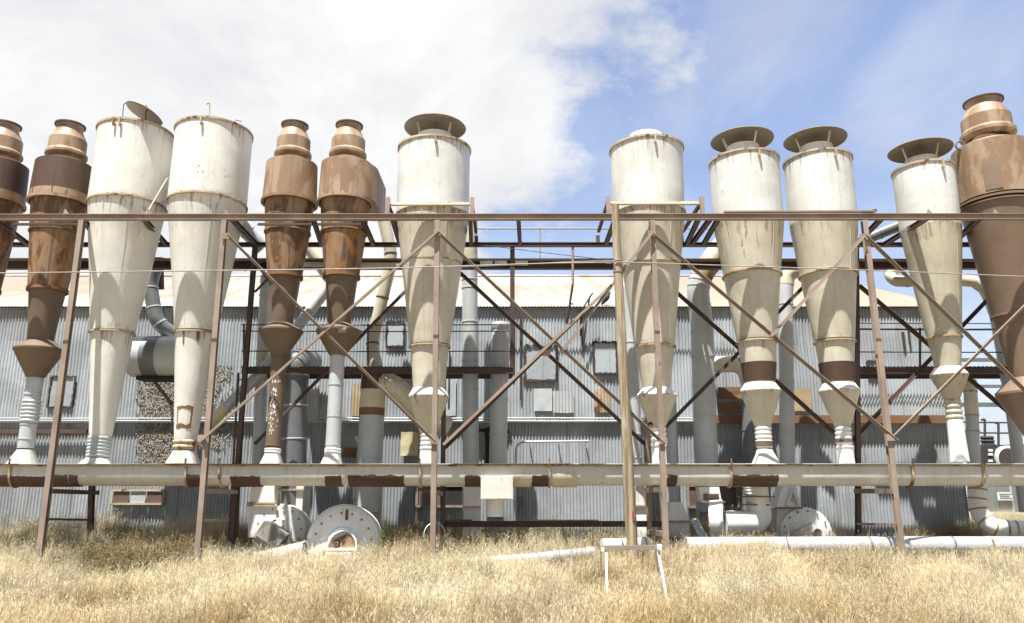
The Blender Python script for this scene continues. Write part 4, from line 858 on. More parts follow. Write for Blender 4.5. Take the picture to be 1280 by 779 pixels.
box_duct('white box duct standing behind the right wooden pole', [(795, 812, 606), (795, 812, 632), (794, 813, 672)], [M['pale'], M['white']], 18.9, .25)
box_duct('white tapered spout foot behind the fourth frame leg', [(839, 853, 628), (834, 862, 652), (834, 862, 672)], [M['white']], 18.7, .25)

# ------------------------------------------------------------------ fans
RX = Matrix.Rotation(math.pi/2, 3, 'X')   # lathe axis z -> -y (towards the camera)
def bolts(t, c, r, n, yy, mat):
    for k in range(n):
        a = 2*math.pi*k/n+.1; p = Vector((c.x+r*math.cos(a), yy, c.z+r*math.sin(a)))
        MB().lathe([(0.001, .03), (.018, .03), (.02, 0)], p, 8, RX).build('bolt', mat, t)
def big_fan():
    Y = 17.3; c = P(429, 678, Y); r = px(89, 676, Y); t = thing('centrifugal_fan', 'large round white fan housing half sunk in dry grass with belt drive', 'fan', (c.x, Y, gz(c.x, Y)), 'white fan housings at ground level')
    MB().lathe([(0.01, -.55), (r*.97, -.55), (r, -.53), (r, -.02), (r*.985, 0), (r*.93, .006), (r*.90, .03), (r*.42, .05), (r*.40, .10), (r*.30, .12), (.01, .12)], c, 72, RX, wob=.002).build('housing', M['white'], t)
    MB().lathe([(r+.03, -.06), (r+.03, -.02), (r-.01, -.02), (r-.01, -.06)], c, 72, RX).build('rim', M['trough'], t)
    bolts(t, c, r*.80, 16, Y-.045, M['rust'])
    p = P(433.5, 643.5, Y-.05); MB().box(p, (.055, .02, .22)).build('label_plate', M['rust'], t, smooth=False)
    MB().lathe([(r*.40, .0), (r*.40, .16), (r*.36, .17), (r*.36, .02)], P(430, 681, Y-.03), 40, RX).build('inlet_ring', M['white'], t)
    a = [P(416, 676, Y-.2), P(432, 667, Y-.2), P(444, 676, Y-.2), P(443, 690, Y-.2), P(410, 690, Y-.2)]
    MB().prism(a, (0, .12, 0)).build('bearing_bracket', M['ringrust'], t, smooth=False)
    MB().lathe([(.02, .10), (.055, .10), (.06, .0), (.085, 0), (.085, -.05)], P(421, 680, Y-.2), 20, RX).build('shaft_end', M['rust'], t)
    MB().lathe([(.01, .05), (.045, .05), (.05, 0)], P(429, 678, Y-.2), 12, RX).build('bearing', M['darkbrown'], t)
    MB().bar(P(407, 686.5, Y-.24), P(446, 686.5, Y-.24), .10, .05).build('base_rail', M['white'], t, smooth=False)
    MB().bar(P(407, 692, Y-.3), P(440, 692, Y-.3), .10, .05).build('base_rail', M['white'], t, smooth=False)
    # belt guard running down to the left
    A = [P(381, 681, Y-.3), P(318, 691, Y-.45), P(312, 716, Y-.45), P(362, 712, Y-.3)]
    A2 = [P(381, 676, Y-.3), P(316, 692, Y-.45), P(314, 720, Y-.45), P(384, 700, Y-.3)]
    MB().prism(A2, (0, .28, 0)).build('belt_guard', M['white'], t, smooth=False)
    bg = [P(420, 672, Y-.13), P(380, 690, Y-.2), P(384, 700, Y-.2), P(436, 690, Y-.13)]
    MB().prism(bg, (0, .03, 0)).build('belt_guard', M['trough'], t, smooth=False)
    MB().bar(P(381, 678, Y-.33), P(383, 694, Y-.33), .07, .03, up=(0, -1, 0)).build('guard_hinge', M['black'], t, smooth=False)
    MB().lathe([(.045+.012*math.cos(2*math.pi*k/6), .012*math.sin(2*math.pi*k/6)) for k in range(7)], P(438, 628.5, Y+.1), 14, RX).build('lifting_eye', M['rust'], t)
big_fan()
def small_fan():
    Y = 18.3; c = P(349, 664, Y); r = px(66, 664, Y); t = thing('centrifugal_fan', 'smaller white fan housing with a weathered grey guard below the square duct', 'fan', (c.x, Y, gz(c.x, Y)), 'white fan housings at ground level')
    MB().lathe([(.01, -.5), (r, -.5), (r, -.02), (r*.97, 0), (r*.5, .02), (r*.46, .05), (.01, .05)], c, 60, RX).build('housing', M['panel'] if False else M['pale'], t)
    bolts(t, c, r*.85, 14, Y-.03, M['rust'])
    MB().lathe([(r*.5, 0), (r*.42, .14), (r*.30, .16), (.01, .16)], P(341, 668, Y), 36, RX).build('inlet_cone', M['pale'], t)
    a = [P(319, 668, Y-.5), P(330, 651, Y-.45), P(338, 653, Y-.4), P(360, 668, Y-.35), P(346, 684, Y-.4), P(322, 682, Y-.5)]
    MB().prism(a, (0, .3, 0)).build('guard', metal('weathered_guard', (.36, .34, .29), (.24, .21, .17), rust_amt=.4, streak=.5, scale=2.2), t, smooth=False)
    MB().bar(P(348, 618, Y-.25), P(348, 632, Y-.25), .06, .04, up=(0, -1, 0)).build('hanger', M['rust'], t, smooth=False)
    MB().bar(P(328, 687, Y-.6), P(378, 676, Y-.6), .05, .04).build('guard_edge', M['ringrust'], t, smooth=False)
small_fan()
def blower():
    Y = 18.2; c = P(888, 650, Y); r = px(49, 650, Y); RXx = Matrix.Rotation(math.pi/2, 3, 'Y') @ Matrix.Identity(3)
    rot = Matrix.Rotation(R(-18), 3, 'Z') @ Matrix.Rotation(math.pi/2, 3, 'Y')
    t = thing('blower', 'cream blower with a round side opening and a horizontal inlet pipe', 'fan', (c.x, Y, gz(c.x, Y)), 'white fan housings at ground level')
    w = px(33, 650, Y)
    MB().lathe([(r*.45, 0.02), (r*.47, 0), (r*.97, 0), (r, .02), (r, w-.02), (r*.97, w), (.02, w)], c, 48, rot).build('housing', M['white'], t)
    MB().lathe([(.01, .12), (r*.46, .12), (r*.46, .02)], c, 30, rot).build('opening', M['dark'], t)
    for k in range(10):
        a = 2*math.pi*k/10; p = c+rot @ Vector((r*.82*math.cos(a), r*.82*math.sin(a), -.012)); MB().box(p, (.02, .04, .04)).build('bolt', M['ringrust'], t, smooth=False)
    ax = rot @ Vector((0, 0, 1)); e = c+ax*w; rp = px(29, 655, Y)
    MB().tube(bend([e-Vector((0, 0, .06)), P(945, 653, Y-.05), P(950, 645, Y), P(944, 604, Y)], .4, 8), rp, 28).build('inlet_pipe', M['white'], t)
    for x in (914, 929): MB().lathe([(rp-.005, -.02), (rp+.014, -.012), (rp+.014, .012), (rp-.005, .02)], Vector((Xr(x, 652, Y), Y-.03, e.z-.06)), 28, Matrix.Rotation(math.pi/2, 3, 'Y')).build('band', M['ringrust'], t)
    for y in (609, 613, 617): p = P(944, y, Y); MB().lathe([(rp-.005, -.02), (rp+.018, -.012), (rp+.018, .012), (rp-.005, .02)], p, 28).build('band', M['white'], t)
    MB().box(P(944, 621, Y), (.70, .55, .025)).build('plate', M['rust'], t, smooth=False)
    MB().box(P(944, 631, Y), (.50, .48, .03)).build('plate', M['galvdark'], t, smooth=False)
    h = [P(876, 627, Y), P(902, 627, Y), P(899, 609, Y), P(874, 609, Y)]; MB().prism(h, (0, .35, 0)).build('outlet_box', M['white'], t, smooth=False)
    MB().box(P(889, 621, Y-.02), (.34, .03, .13)).build('outlet_patch', M['brownpane'], t, smooth=False)
    MB().box(P(888, 627.5, Y+.1), (.52, .6, .03)).build('flange', M['ringrust'], t, smooth=False)
blower()
t = thing('loose_panel', 'loose grey metal panel leaning beside the blower', 'panel', P(872, 672, 17.7))
a = [P(862, 649, 17.7), P(871, 648, 17.7), P(884, 674, 17.6), P(876, 676, 17.6)]; MB().prism(a, (0, .03, 0)).build('sheet', M['panel'], t, smooth=False)
MB().bar(P(871, 648, 17.68), P(884, 674, 17.58), .02, .05).build('lip', G, t, smooth=False)
def right_fan():
    Y = 18.6; c = P(1008, 668, Y); r = px(66, 668, Y); t = thing('centrifugal_fan', 'pale fan housing with an A-shaped duct transition near the right frame leg', 'fan', (c.x, Y, gz(c.x, Y)), 'white fan housings at ground level')
    MB().lathe([(.01, -.55), (r*1.0, -.55), (r, -.02), (r*.97, 0), (r*.6, .02), (.01, .02)], c, 56, RX).build('housing', M['white'], t)
    a = [P(971, 635, Y+.06), P(1000, 635, Y+.06), P(1000, 680, Y+.06), P(971, 680, Y+.06)]; MB().prism(a, (0, .5, 0)).build('outlet_box', M['trough'], t, smooth=False)
    z = [P(978, 608, Y+.1), P(996, 608, Y+.1), P(1001, 634, Y-.03), P(970, 634, Y-.03)]; z2 = [p+Vector((0, .5, 0)) for p in z]
    MB().add(z+z2, [(0, 1, 2, 3), (7, 6, 5, 4), (0, 4, 5, 1), (1, 5, 6, 2), (3, 2, 6, 7), (0, 3, 7, 4)]).build('transition', M['white'], t, smooth=False)
    for (p, q) in (((991, 611), (983, 632)), ((991, 611), (998, 632)), ((987, 624), (997, 624))): MB().bar(P(p[0], p[1], Y+.03), P(q[0], q[1], Y-.08), .06, .05, up=(0, -1, 0)).build('stiffener', M['trough'], t, smooth=False)
    MB().bar(P(969, 635, Y-.06), P(1003, 635, Y-.06), .10, .03).build('flange', M['rust'], t, smooth=False)
    bolts(t, c, r*.86, 14, Y-.02, M['rust'])
    g = [P(985, 671, Y-.25), P(1016, 654, Y-.2), P(1027, 664, Y-.2), P(1027, 674, Y-.2), P(990, 676, Y-.25)]; MB().prism(g, (0, .15, 0)).build('guard', M['trough'], t, smooth=False)
    MB().lathe([(.045, .05), (.085, .05), (.09, 0)], P(1022, 666, Y-.2), 20, RX).build('pulley', M['black'], t); MB().lathe([(.01, .06), (.03, .06), (.03, 0)], P(1016, 666, Y-.2), 12, RX).build('bearing', M['rust'], t)
right_fan()
# white S-bend duct below the conveyor at the right edge
duct('fat white elbow duct under the conveyor beside the chain-link fence', [(1222, 606, 18.6), (1222, 640, 18.6), (1240, 660, 18.4), (1300, 664, 18.2)], px(25, 640, 18.6), M['white'], bands=(.05, .16, .28, .42, .55, .66, .75), bmat=M['ringrust'], rad=.32)
# ------------------------------------------------------------------ fallen pipes in the grass
def ground_pipe(label, pts, r, mat, bands):
    q = [P(*p) for p in pts]; q = [Vector((p.x, p.y, p.z)) for p in q]
    t = thing('fallen_pipe', label, 'pipe', (q[0]+q[-1])/2, 'pipes lying in the dry grass')
    MB().tube(q, r, 28).build('pipe', mat, t)
    d = (q[-1]-q[0])
    for f, m in bands:
        p = q[0]+d*f; MB().lathe([(r-.004, -.02), (r+.012, -.014), (r+.012, .014), (r-.004, .02)], p, 28, d.normalized().to_track_quat('Z', 'Y').to_matrix()).build('band', m, t)
    return t
M['alum'] = metal('pale_aluminium', (.50, .51, .525), (.42, .43, .44), rust_amt=.04, streak=.25, rough=.35, metallic=.25, dirt=(.35, .3, .25))
ground_pipe('long silvery pipe lying along the ground behind the right frame leg', [(858, 683, 16.6), (1070, 682, 16.7), (1330, 682, 16.8)], px(22, 680, 16.7), M['alum'], [(.26, M['galvdark']), (.48, M['galvdark']), (.56, M['black']), (.585, G), (.70, M['galvdark']), (.80, M['ringrust'])])
ground_pipe('white pipe sunk in the grass left of the wooden pole', [(572, 706, 15.6), (660, 700, 16.0), (742, 691, 16.4)], px(15, 690, 16), M['alum'], [(.3, G), (.7, G)])
ground_pipe('short white pipe stub lying behind the sawhorse', [(752, 681, 16.5), (812, 679, 16.7)], px(14, 680, 16.6), M['white'], [(.4, M['galvdark']), (.9, M['galvdark'])])

# ------------------------------------------------------------------ pole, wires, sawhorse
def pole():
    Y = 15.6; a, b = P(768.5, 257, Y), P(791, 697, Y); b = a+(b-a)*1.12; t = thing('wooden_pole', 'weathered split wooden utility pole standing in front of the frame', 'pole', (b.x, b.y, gz(b.x, Y)))
    n = 26; pts = [a+(b-a)*k/n+Vector((random.uniform(-.006, .006), random.uniform(-.006, .006), 0)) for k in range(n+1)]
    MB().tube(pts, [0.080+0.036*k/n+random.uniform(-.005, .005) for k in range(n+1)], 18).build('shaft', M['wood'], t, sharp=60)
    for y in (326, 331, 340): p = P(772.5, y, Y); MB().lathe([(.088, -.015), (.098, -.012), (.098, .012), (.088, .015)], p, 20).build('wire_wrap', M['cable'], t)
    MB().box(P(792, 645, Y-.118), (.05, .012, .16)).build('tag_plate', plain('faded_red_plate', (.28, .07, .06), .7), t, smooth=False)
    for (x, y) in ((787, 333), (762, 329)): MB().bar(P(x-4, y, Y-.1), P(x+3, y-.5, Y-.1), .03).build('eye_bolt', M['galvdark'], t, smooth=False)
pole()
def wire(label, pts, r=0.011, mat='cable'):
    o = MB().tube([P(*p) for p in pts], r, 8).build('wire', M[mat]); tag(o, label, 'wire', 'wires strung past the frame')
Yw = 15.5
wire('twisted pale wire strung from the wooden pole to the left past six cyclones', [(-40, 342, Yw), (45, 341, Yw), (160, 339.6, Yw), (280, 338.2, Yw), (400, 336.8, Yw), (500, 335, Yw), (600, 332, Yw), (690, 329, Yw), (768, 328, Yw)], 0.013)
wire('pale wire strung from the wooden pole to the right edge', [(770, 327.5, Yw), (840, 329.8, Yw), (980, 334.5, Yw), (1120, 339.2, Yw), (1320, 347.5, Yw)], 0.012)
wire('second pale wire looping close under the first one left of the pole', [(560, 334.5, Yw), (640, 331.5, Yw), (710, 327.5, Yw), (768, 326, Yw)], 0.009)
wire('thin dark wire slanting from the back beam to the wooden pole', [(600, 306, 17.9), (680, 316, 17.0), (768, 326, 15.6)], 0.008, 'darkcable')
def sawhorse():
    Y = 11.2; t = thing('sawhorse', 'white legged sawhorse with a brown top bar standing in the grass', 'sawhorse', P(795, 770, Y))
    MB().bar(P(750, 685, Y), P(829, 684.5, Y), .05, .06).build('top_bar', M['frame'], t, smooth=False)
    wp = metal('chipped_white_paint', (.70, .70, .68), (.60, .58, .54), rust_amt=.25, streak=.2, scale=3)
    for (a, b, w) in (((757.5, 688), (760, 792), 5.6), ((751, 685), (752, 722), 3.6), ((822, 686), (843, 800), 6.4), ((819, 686), (823, 716), 4)):
        ya = Y if w > 5 else Y+.25; MB().bar(P(a[0], a[1], ya), P(b[0], b[1], ya-(.25 if w > 5 else -.3)), px(w, 700, Y), px(w, 700, Y)*.7, up=(0, -1, 0)).build('leg', wp, t, smooth=False)
    MB().box(P(824, 684, Y-.02), (.06, .07, .07)).build('joint', wp, t, smooth=False); MB().box(P(753, 687, Y-.02), (.045, .06, .05)).build('joint', wp, t, smooth=False)
sawhorse()

# ------------------------------------------------------------------ beyond the right end of the shed
def chainlink():
    Y = 30.0; x0, x1 = Xr(1185, 640, Y), Xr(1400, 640, Y); z0, z1 = gz(20, Y), Zr(606, Y); t = thing('chain_link_fence', 'chain link fence with thin posts beyond the shed corner', 'fence', ((x0+x1)/2, Y, z0))
    mb = MB(); s = 0.10; k = x0-(z1-z0)
    while k < x1:
        for sg in (1, -1):
            a, b = (k, k+(z1-z0)) if sg > 0 else (k+(z1-z0), k)
            t0 = max(0, (x0-min(a, b))/(z1-z0)); t1 = min(1, (x1-min(a, b))/(z1-z0))
            if t1 <= t0: continue
            f = (lambda u: (a+(b-a)*u)) if sg > 0 else (lambda u: (a+(b-a)*(1-u)) if False else b+(a-b)*u)
            if sg > 0: A, B = (k+(z1-z0)*t0, z0+(z1-z0)*t0), (k+(z1-z0)*t1, z0+(z1-z0)*t1)
            else: A, B = (k+(z1-z0)*t0, z1-(z1-z0)*t0), (k+(z1-z0)*t1, z1-(z1-z0)*t1)
            mb.bar((A[0], Y, A[1]), (B[0], Y, B[1]), .012, .012, up=(0, -1, 0))
        k += s
    mb.build('mesh', G, t, smooth=False)
    MB().tube([(x0, Y, z1), (x1, Y, z1)], .025, 8).build('top_rail', G, t)
    k = x0
    while k < x1: MB().tube([(k, Y, z0), (k, Y, z1+.05)], .035, 8).build('post', G, t); k += 2.4
    return t
chainlink()
sg = thing('warning_sign', 'small white notice hanging on the chain link fence', 'sign', P(1256, 622, 29.9))
a = rect_px(1247, 615.5, 1265, 625.5, 29.9); MB().box(((a[0]+a[1])/2, 29.9, (a[2]+a[3])/2), (a[1]-a[0], .02, a[3]-a[2])).build('board', M['white'], sg, smooth=False)
for k, w in enumerate((.42, .36, .40)):
    zz = a[3]-(a[3]-a[2])*(0.25+.26*k); m = MB(); x = (a[0]+a[1])/2-w/2
    while x < (a[0]+a[1])/2+w/2: ww = random.uniform(.02, .06); m.box((x+ww/2, 29.886, zz), (ww, .006, .05)); x += ww+.018
    m.build('lettering', M['black'], sg, smooth=False)
def transformer():
    Y = 32.0; t = thing('transformer_unit', 'dark grey transformer cabinet with bushings and a round fan on its side', 'transformer', P(1238, 640, Y))
    MB().prism([P(1230, 556, Y), P(1244, 556, Y), P(1244, 640, Y), P(1230, 640, Y)], (0, 1.2, 0)).build('cabinet', M['black'], t, smooth=False)
    MB().prism([P(1245, 556, Y+.3), P(1290, 556, Y+.3), P(1290, 640, Y+.3), P(1245, 640, Y+.3)], (0, 1.2, 0)).build('cabinet', M['winframe'], t, smooth=False)
    c = P(1257, 574, Y+.1); MB().lathe([(.42, 0), (.52, .05), (.52, .2), (.42, .25)], c, 30, RX).build('fan_ring', M['galv'], t)
    for x in (1229, 1233, 1237, 1241): MB().lathe([(.10, 0), (.05, .08), (.10, .14), (.05, .22), (.09, .28), (.03, .36)], P(x, 556, Y+.4), 12).build('bushing', M['black'], t)
    for y in (563, 568, 576): MB().box(P(1238, y, Y-.02), (.18, .03, .10)).build('plate', M['pale'], t, smooth=False)
transformer()
t = thing('pole_yard', 'dark pipe gantry of thin posts and rails beyond the shed corner', 'gantry', P(1240, 600, 34.0))
for (x, y0) in ((1231, 524), (1248, 528)):
    MB().tube(bend([P(x-4, y0+1, 34), P(x, y0, 34), P(x+.5, 640, 34)], .3, 5), .05, 8).build('post', M['darkcable'], t)
for y in (528, 541): MB().tube([P(1205, y, 34), P(1330, y+1, 34)], .035, 8).build('rail', M['darkcable'], t)
for k, (y, h) in enumerate(((450, 4), (483, 3.5), (506, 5), (404, 1.2), (412, 1.2), (440, 1.2))):
    Yb = 24.0; z = Zr(y, Yb); x0 = SHED_R+.3
    if h > 2:
        if k == 0: pr = thing('pipe_rack', 'weathered horizontal rails of a pipe rack right of the shed', 'rack', P(1240, 640, Yb))
        MB().bar((x0-.2, Yb, z), (19.0, Yb, z), .12, h*m_px(y, Yb)).build('rail', M['galvdark'], pr, smooth=False)
    else:
        tag(MB().tube([(8, YW-.6, Zr(y, YW-.6)), (15, YW-.6, Zr(y+1, YW-.6)), (24, YW-.6, Zr(y+3, YW-.6))], .014, 6).build('wire', M['darkcable']), ('dark wire crossing the sky right of the shed, highest of three', 'dark wire crossing the sky right of the shed, middle of three', 'dark wire crossing the sky right of the shed, lowest of three')[k-3], 'wire', 'wires strung past the frame')
for x in (SHED_R+.5, 18.6): MB().bar((x, Yb, .4), (x, Yb, Zr(445, Yb)), .12, .12, up=(0, -1, 0)).build('post', M['galvdark'], pr, smooth=False)

# ------------------------------------------------------------------ dry grass and weeds
def hash_noise(x, y, s, seed):
    r_ = np.random.default_rng(seed); g = r_.random((64, 64)); u = x/s; v = y/s; i = np.floor(u).astype(int); j = np.floor(v).astype(int); fu = u-i; fv = v-j
    fu = fu*fu*(3-2*fu); fv = fv*fv*(3-2*fv)
    q = lambda a, b: g[a % 64, b % 64]
    return (q(i, j)*(1-fu)+q(i+1, j)*fu)*(1-fv)+(q(i, j+1)*(1-fu)+q(i+1, j+1)*fu)*fv
def make_grass(NP=29000, NS=14, NB=4):
    Y = rng.uniform(6.6, 20.55, NP*2); keep = rng.random(NP*2) < np.clip((14.0/Y)**0.6, 0.6, 1.3); Y = Y[keep][:NP]; n = len(Y)
    X = rng.uniform(-1, 1, n)*(Y*0.70+1.2); kp = (hash_noise(X+9, Y+2, .8, 55) > .27) | (rng.random(n) < .45); X, Y = X[kp], Y[kp]
    extra = 1500; Xe = rng.uniform(SHED_R+.2, SHED_R+9, extra); Ye = rng.uniform(20.5, 30, extra); X = np.concatenate([X, Xe]); Y = np.concatenate([Y, Ye]); n = len(Y)
    cl = hash_noise(X, Y, 1.1, 3)*0.6+hash_noise(X, Y, 0.45, 5)*0.4
    big = hash_noise(X, Y, 3.2, 8)
    hgt = 0.05+0.78*np.clip(cl, 0, 1)**1.5+0.26*big+rng.normal(0, 0.06, n); hgt *= np.where(rng.random(n) < .06, 1.5, 1.0); hgt = np.clip(hgt, 0.12, 0.8)
    hgt *= np.where(Y > 19.2, 1.12, 1.0); hgt += 0.10*np.exp(-((Y-15.4)/.8)**2)*(X > 2.5)+.08*np.exp(-((Y-15.2)/.6)**2)*((X > -1.5) & (X < 2.0))
    # dark, taller weed clumps where the photo has them
    tone_dark = np.clip((hash_noise(X+31, Y+7, 0.9, 12)-0.66)*4, 0, 1)*0.6
    for (cx, cy_, Yc, rx, ry) in ((165, 690, 15.0, 1.3, 1.0), (110, 690, 16.2, 1.0, .7), (215, 690, 15.8, 1.0, .9), (600, 660, 19.2, 1.6, .5), (520, 655, 18.6, .8, .6), (850, 668, 17.0, .35, .3), (1060, 705, 14.6, .7, .4), (1150, 712, 14.0, .8, .4), (700, 655, 19.4, 1.6, .5), (800, 735, 11.5, .7, .7), (1130, 650, 19.5, 1.6, .6), (330, 668, 17.5, .8, .5)):
        cxw = Xr(cx, cy_, Yc); d = ((X-cxw)/rx)**2+((Y-Yc)/ry)**2; w = np.exp(-d*1.2); tone_dark = np.maximum(tone_dark, w*rng.uniform(.5, 1.3, n)); hgt *= 1-.15*np.clip(w, 0, 1)
    sx_ = Xr(800, 700, 11.0); hgt *= 1-.55*np.exp(-((X-sx_)/.75)**2-((Y-10.4)/.9)**2)
    fx_ = Xr(429, 690, 16.5); hgt *= 1-.5*np.exp(-((X-fx_)/.95)**2-((Y-16.4)/.7)**2)
    # bare worn strip right in front
    hgt *= np.clip((Y-6.0)/1.6, .35, 1.0)
    straw = np.array([.61, .51, .33]); pale = np.array([.71, .635, .445]); tan = np.array([.36, .25, .115]); olive = np.array([.13, .11, .05])
    mixw = np.clip(hash_noise(X, Y, 1.7, 21)*1.2-.1+rng.normal(0, .18, n), 0, 1)[:, None]
    col = straw*(1-mixw)+pale*mixw
    tanw = np.clip((hash_noise(X+5, Y*0.8, 1.3, 33)-.45)*2.4+rng.normal(0, .15, n)+np.clip((12.5-Y)/8, 0, .35), 0, 1)[:, None]*.75
    col = col*(1-tanw)+tan*tanw; td = np.clip(tone_dark, 0, 1)[:, None]*.92; col = col*(1-td)+olive*td
    gr = (rng.random(n) < .012)[:, None]; col = np.where(gr, np.array([.22, .25, .07]), col)
    gy = np.clip((hash_noise(X+17, Y, .7, 91)-.45)*3, 0, .38)[:, None]; col = col*(1-gy)+np.array([.50, .455, .345])*gy
    col = col*(0.74+0.50*hash_noise(X+3, Y, .38, 71))[:, None]*rng.uniform(.86, 1.14, n)[:, None]
    Z = ground_z(X, Y)
    # stalks
    S = n*NS; px_ = np.repeat(X, NS)+rng.normal(0, .055, S); py_ = np.repeat(Y, NS)+rng.normal(0, .055, S); pz = np.repeat(Z, NS)
    h = np.repeat(hgt, NS)*rng.uniform(.55, 1.15, S); az = rng.uniform(0, 2*math.pi, S); lean = np.abs(rng.normal(0, .22, S))+.03
    lx, ly = np.cos(az)*lean*h+0.06*h, np.sin(az)*lean*h
    w = rng.uniform(.0025, .0055, S)*np.where(np.repeat(Y, NS) > 13, 1.35, 1.0); fa = rng.uniform(0, math.pi, S); wx, wy = np.cos(fa)*w, np.sin(fa)*w
    base = np.stack([px_, py_, pz-.03], 1); mid = np.stack([px_+lx*.35, py_+ly*.35, pz+h*.55], 1); tip = np.stack([px_+lx, py_+ly, pz+h*(1-.25*lean)], 1)
    wv = np.stack([wx, wy, np.zeros(S)], 1)
    V1 = np.stack([base-wv, base+wv, mid+wv*.8, mid-wv*.8, tip], 1).reshape(-1, 3)
    o = np.arange(S)[:, None]*5
    quads = (o+np.array([0, 1, 2, 3])); tris = (o+np.array([3, 2, 4]))
    # side branches and seed heads: loose sprays of thin slivers in the top half
    B = S*NB; t = rng.uniform(.35, 1.0, B); src = np.repeat(np.arange(S), NB)
    bp = mid[src]*(1-t[:, None])+tip[src]*t[:, None]; L = rng.uniform(.02, .085, B)*np.repeat(np.clip(h/.4, .5, 1.3), NB)
    a2 = rng.uniform(0, 2*math.pi, B); up = rng.uniform(.1, 1.8, B); dv = np.stack([np.cos(a2), np.sin(a2), up], 1); dv /= np.linalg.norm(dv, axis=1)[:, None]
    sidev = np.stack([-np.sin(a2), np.cos(a2), rng.uniform(-.6, .6, B)], 1)*rng.uniform(.002, .0048, B)[:, None]
    V2 = np.stack([bp-sidev*.4, bp+dv*L[:, None]*.6+sidev, bp+dv*L[:, None]], 1).reshape(-1, 3)
    t2 = len(V1)+np.arange(B)[:, None]*3+np.array([0, 1, 2])
    V = np.concatenate([V1, V2]); me = bpy.data.meshes.new('grass')
    loops = np.concatenate([quads.ravel(), tris.ravel(), t2.ravel()]); nf = len(quads)+len(tris)+len(t2)
    tot = np.concatenate([np.full(len(quads), 4), np.full(len(tris)+len(t2), 3)]); st = np.concatenate([[0], np.cumsum(tot)[:-1]])
    me.vertices.add(len(V)); me.vertices.foreach_set('co', V.ravel()); me.loops.add(len(loops)); me.loops.foreach_set('vertex_index', loops.astype(np.int32))
    me.polygons.add(nf); me.polygons.foreach_set('loop_start', st.astype(np.int32)); me.polygons.foreach_set('loop_total', tot.astype(np.int32))
    me.update(calc_edges=False); me.validate()
    ca = me.attributes.new('tone', 'FLOAT_COLOR', 'POINT'); j1 = rng.uniform(.82, 1.15, S)[:, None]
    c1 = np.repeat(np.repeat(col, NS, 0)*j1, 5, 0); c2 = np.repeat((np.repeat(col, NS, 0)*j1)[src]*rng.uniform(.9, 1.2, B)[:, None], 3, 0)
    C4 = np.concatenate([np.concatenate([c1, c2]), np.ones((len(V), 1))], 1); ca.data.foreach_set('color', np.clip(C4, 0, 1).astype(np.float32).ravel())
    me.materials.append(M['grass']); ob = bpy.data.objects.new('dry_grass', me); COL.objects.link(ob); ob['kind'] = 'stuff'; ob['label'] = 'tall dry straw coloured grass covering the ground in front of the shed'; ob['category'] = 'grass'
make_grass()
def weed(label, px0, py0, Y, hpx, leaves):
    b = P(px0, py0, Y); b = Vector((b.x, Y, gz(b.x, Y))); t = thing('weed_plant', label, 'weed', b, 'green weeds in the dry grass')
    top = P(px0, py0-hpx, Y); pts = [b+(top-b)*k/5+Vector((random.uniform(-.02, .02), 0, 0)) for k in range(6)]
    MB().tube(pts, [.012-.0015*k for k in range(6)], 6).build('stem', M['stem'], t); mb = MB()
    for k in range(leaves):
        f = random.uniform(.25, 1.02); p = b+(top-b)*f; a = random.uniform(0, 6.28); L = random.uniform(.04, .10)*(1.25-.6*f); d = Vector((math.cos(a), math.sin(a), random.uniform(-.1, .8))).normalized(); s = d.cross(Vector((0, 0, 1))).normalized()*L*.33
        q = p+d*random.uniform(0, .10)*(1.2-.7*f); mb.add([q, q+d*L*.5+s, q+d*L-Vector((0, 0, L*.2)), q+d*L*.5-s], [(0, 1, 2, 3)])
    mb.build('leaves', M['leaf'], t, smooth=False)
weed('tall green leafy weed growing at the right side of the large white fan', 481, 700, 16.9, 50, 150)
weed('small green weed in front of the white belt guard', 337, 712, 16.0, 22, 60)
weed('low green weed at the foot of the blower', 866, 668, 17.3, 14, 60)
weed('tiny green weed low in the grass at the right edge', 1257, 765, 10.5, 18, 40)
M['twig'] = plain('dry_twig', (0.19, 0.145, 0.085), 0.9, 0.4, 12)
M['scrub'] = leaf_mat('scrub_leaf', col=(0.19, 0.14, 0.065), tr=0.2)
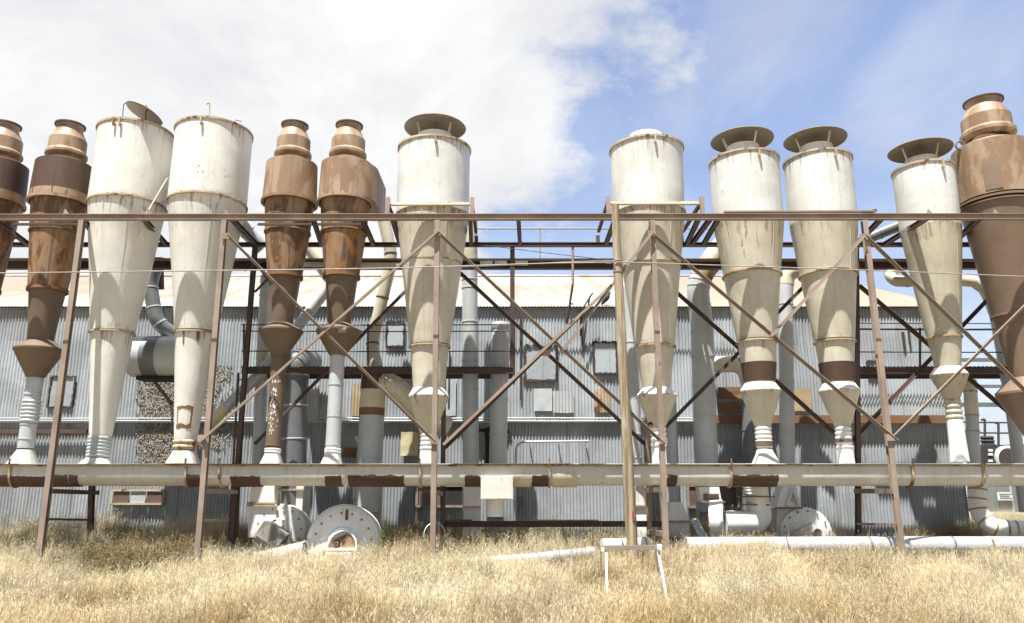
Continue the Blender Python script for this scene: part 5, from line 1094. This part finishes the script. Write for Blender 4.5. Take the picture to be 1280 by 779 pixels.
def scrub(label, cx, cy_, Y, w, h, n):
    b0 = P(cx, cy_, Y); b = Vector((b0.x, Y, gz(b0.x, Y))); t = thing('scrub_bush', label, 'bush', b, 'brown scrub bushes among the dry grass'); tw = MB(); lf = MB()
    for k in range(n):
        a = random.uniform(0, 6.283); rr = math.sqrt(random.random())*w; q = b+Vector((math.cos(a)*rr*.45, math.sin(a)*rr*.3, 0)); top = b+Vector((math.cos(a)*rr, math.sin(a)*rr*.7, h*random.uniform(.35, 1.12)*(1-.5*(rr/w)**2)))
        mid = q*.5+top*.5+Vector((random.gauss(0, .03), random.gauss(0, .03), .04)); s_ = Vector((.004, .002, 0))
        tw.add([q-s_, q+s_, mid+s_*.8, mid-s_*.8, top], [(0, 1, 2, 3), (3, 2, 4)])
        for m in range(26):
            f = random.uniform(.3, 1.05); p = mid*(1-f)+top*f if f > .5 else q*(1-f)+mid*f
            p = p+Vector((random.gauss(0, .035), random.gauss(0, .035), random.gauss(0, .03))); d = Vector((random.gauss(0, 1), random.gauss(0, 1), random.gauss(.6, 1))).normalized()*random.uniform(.018, .05); e_ = d.orthogonal().normalized()*random.uniform(.004, .009)
            lf.add([p-e_*.5, p+d*.55+e_, p+d, p+d*.5-e_], [(0, 1, 2, 3)])
    tw.build('twigs', M['twig'], t, smooth=False); lf.build('leaves', M['scrub'], t, smooth=False)
scrub('broad brown scrub bush between the two left frame legs, largest of the bushes', 172, 700, 15.6, 0.95, .80, 380)
scrub('low brown scrub bush just right of the first frame leg', 112, 700, 16.3, 0.6, .66, 180)
scrub('rounded scrub bush just left of the second frame leg', 222, 700, 16.6, 0.55, .78, 200)
scrub('small scrub bush under the discharge spout', 600, 670, 19.2, 0.55, .5, 160)
scrub('small scrub bush left of the middle frame leg, beside the white fan', 512, 670, 18.6, 0.45, .5, 130)
scrub('dark scrub bush right of the fourth frame leg', 848, 676, 16.9, 0.30, .55, 140)
scrub('low scrub patch in open grass near the right frame leg', 1065, 715, 14.4, 0.5, .42, 120)
scrub('low scrub patch in open grass right of the right frame leg', 1155, 722, 13.8, 0.55, .40, 120)
scrub('scrub bush against the shed wall behind the right frame leg', 1150, 660, 19.6, 0.9, .5, 200)
# drop the builder's own bookkeeping
for o in bpy.data.objects:
    if '_w' in o: del o['_w']
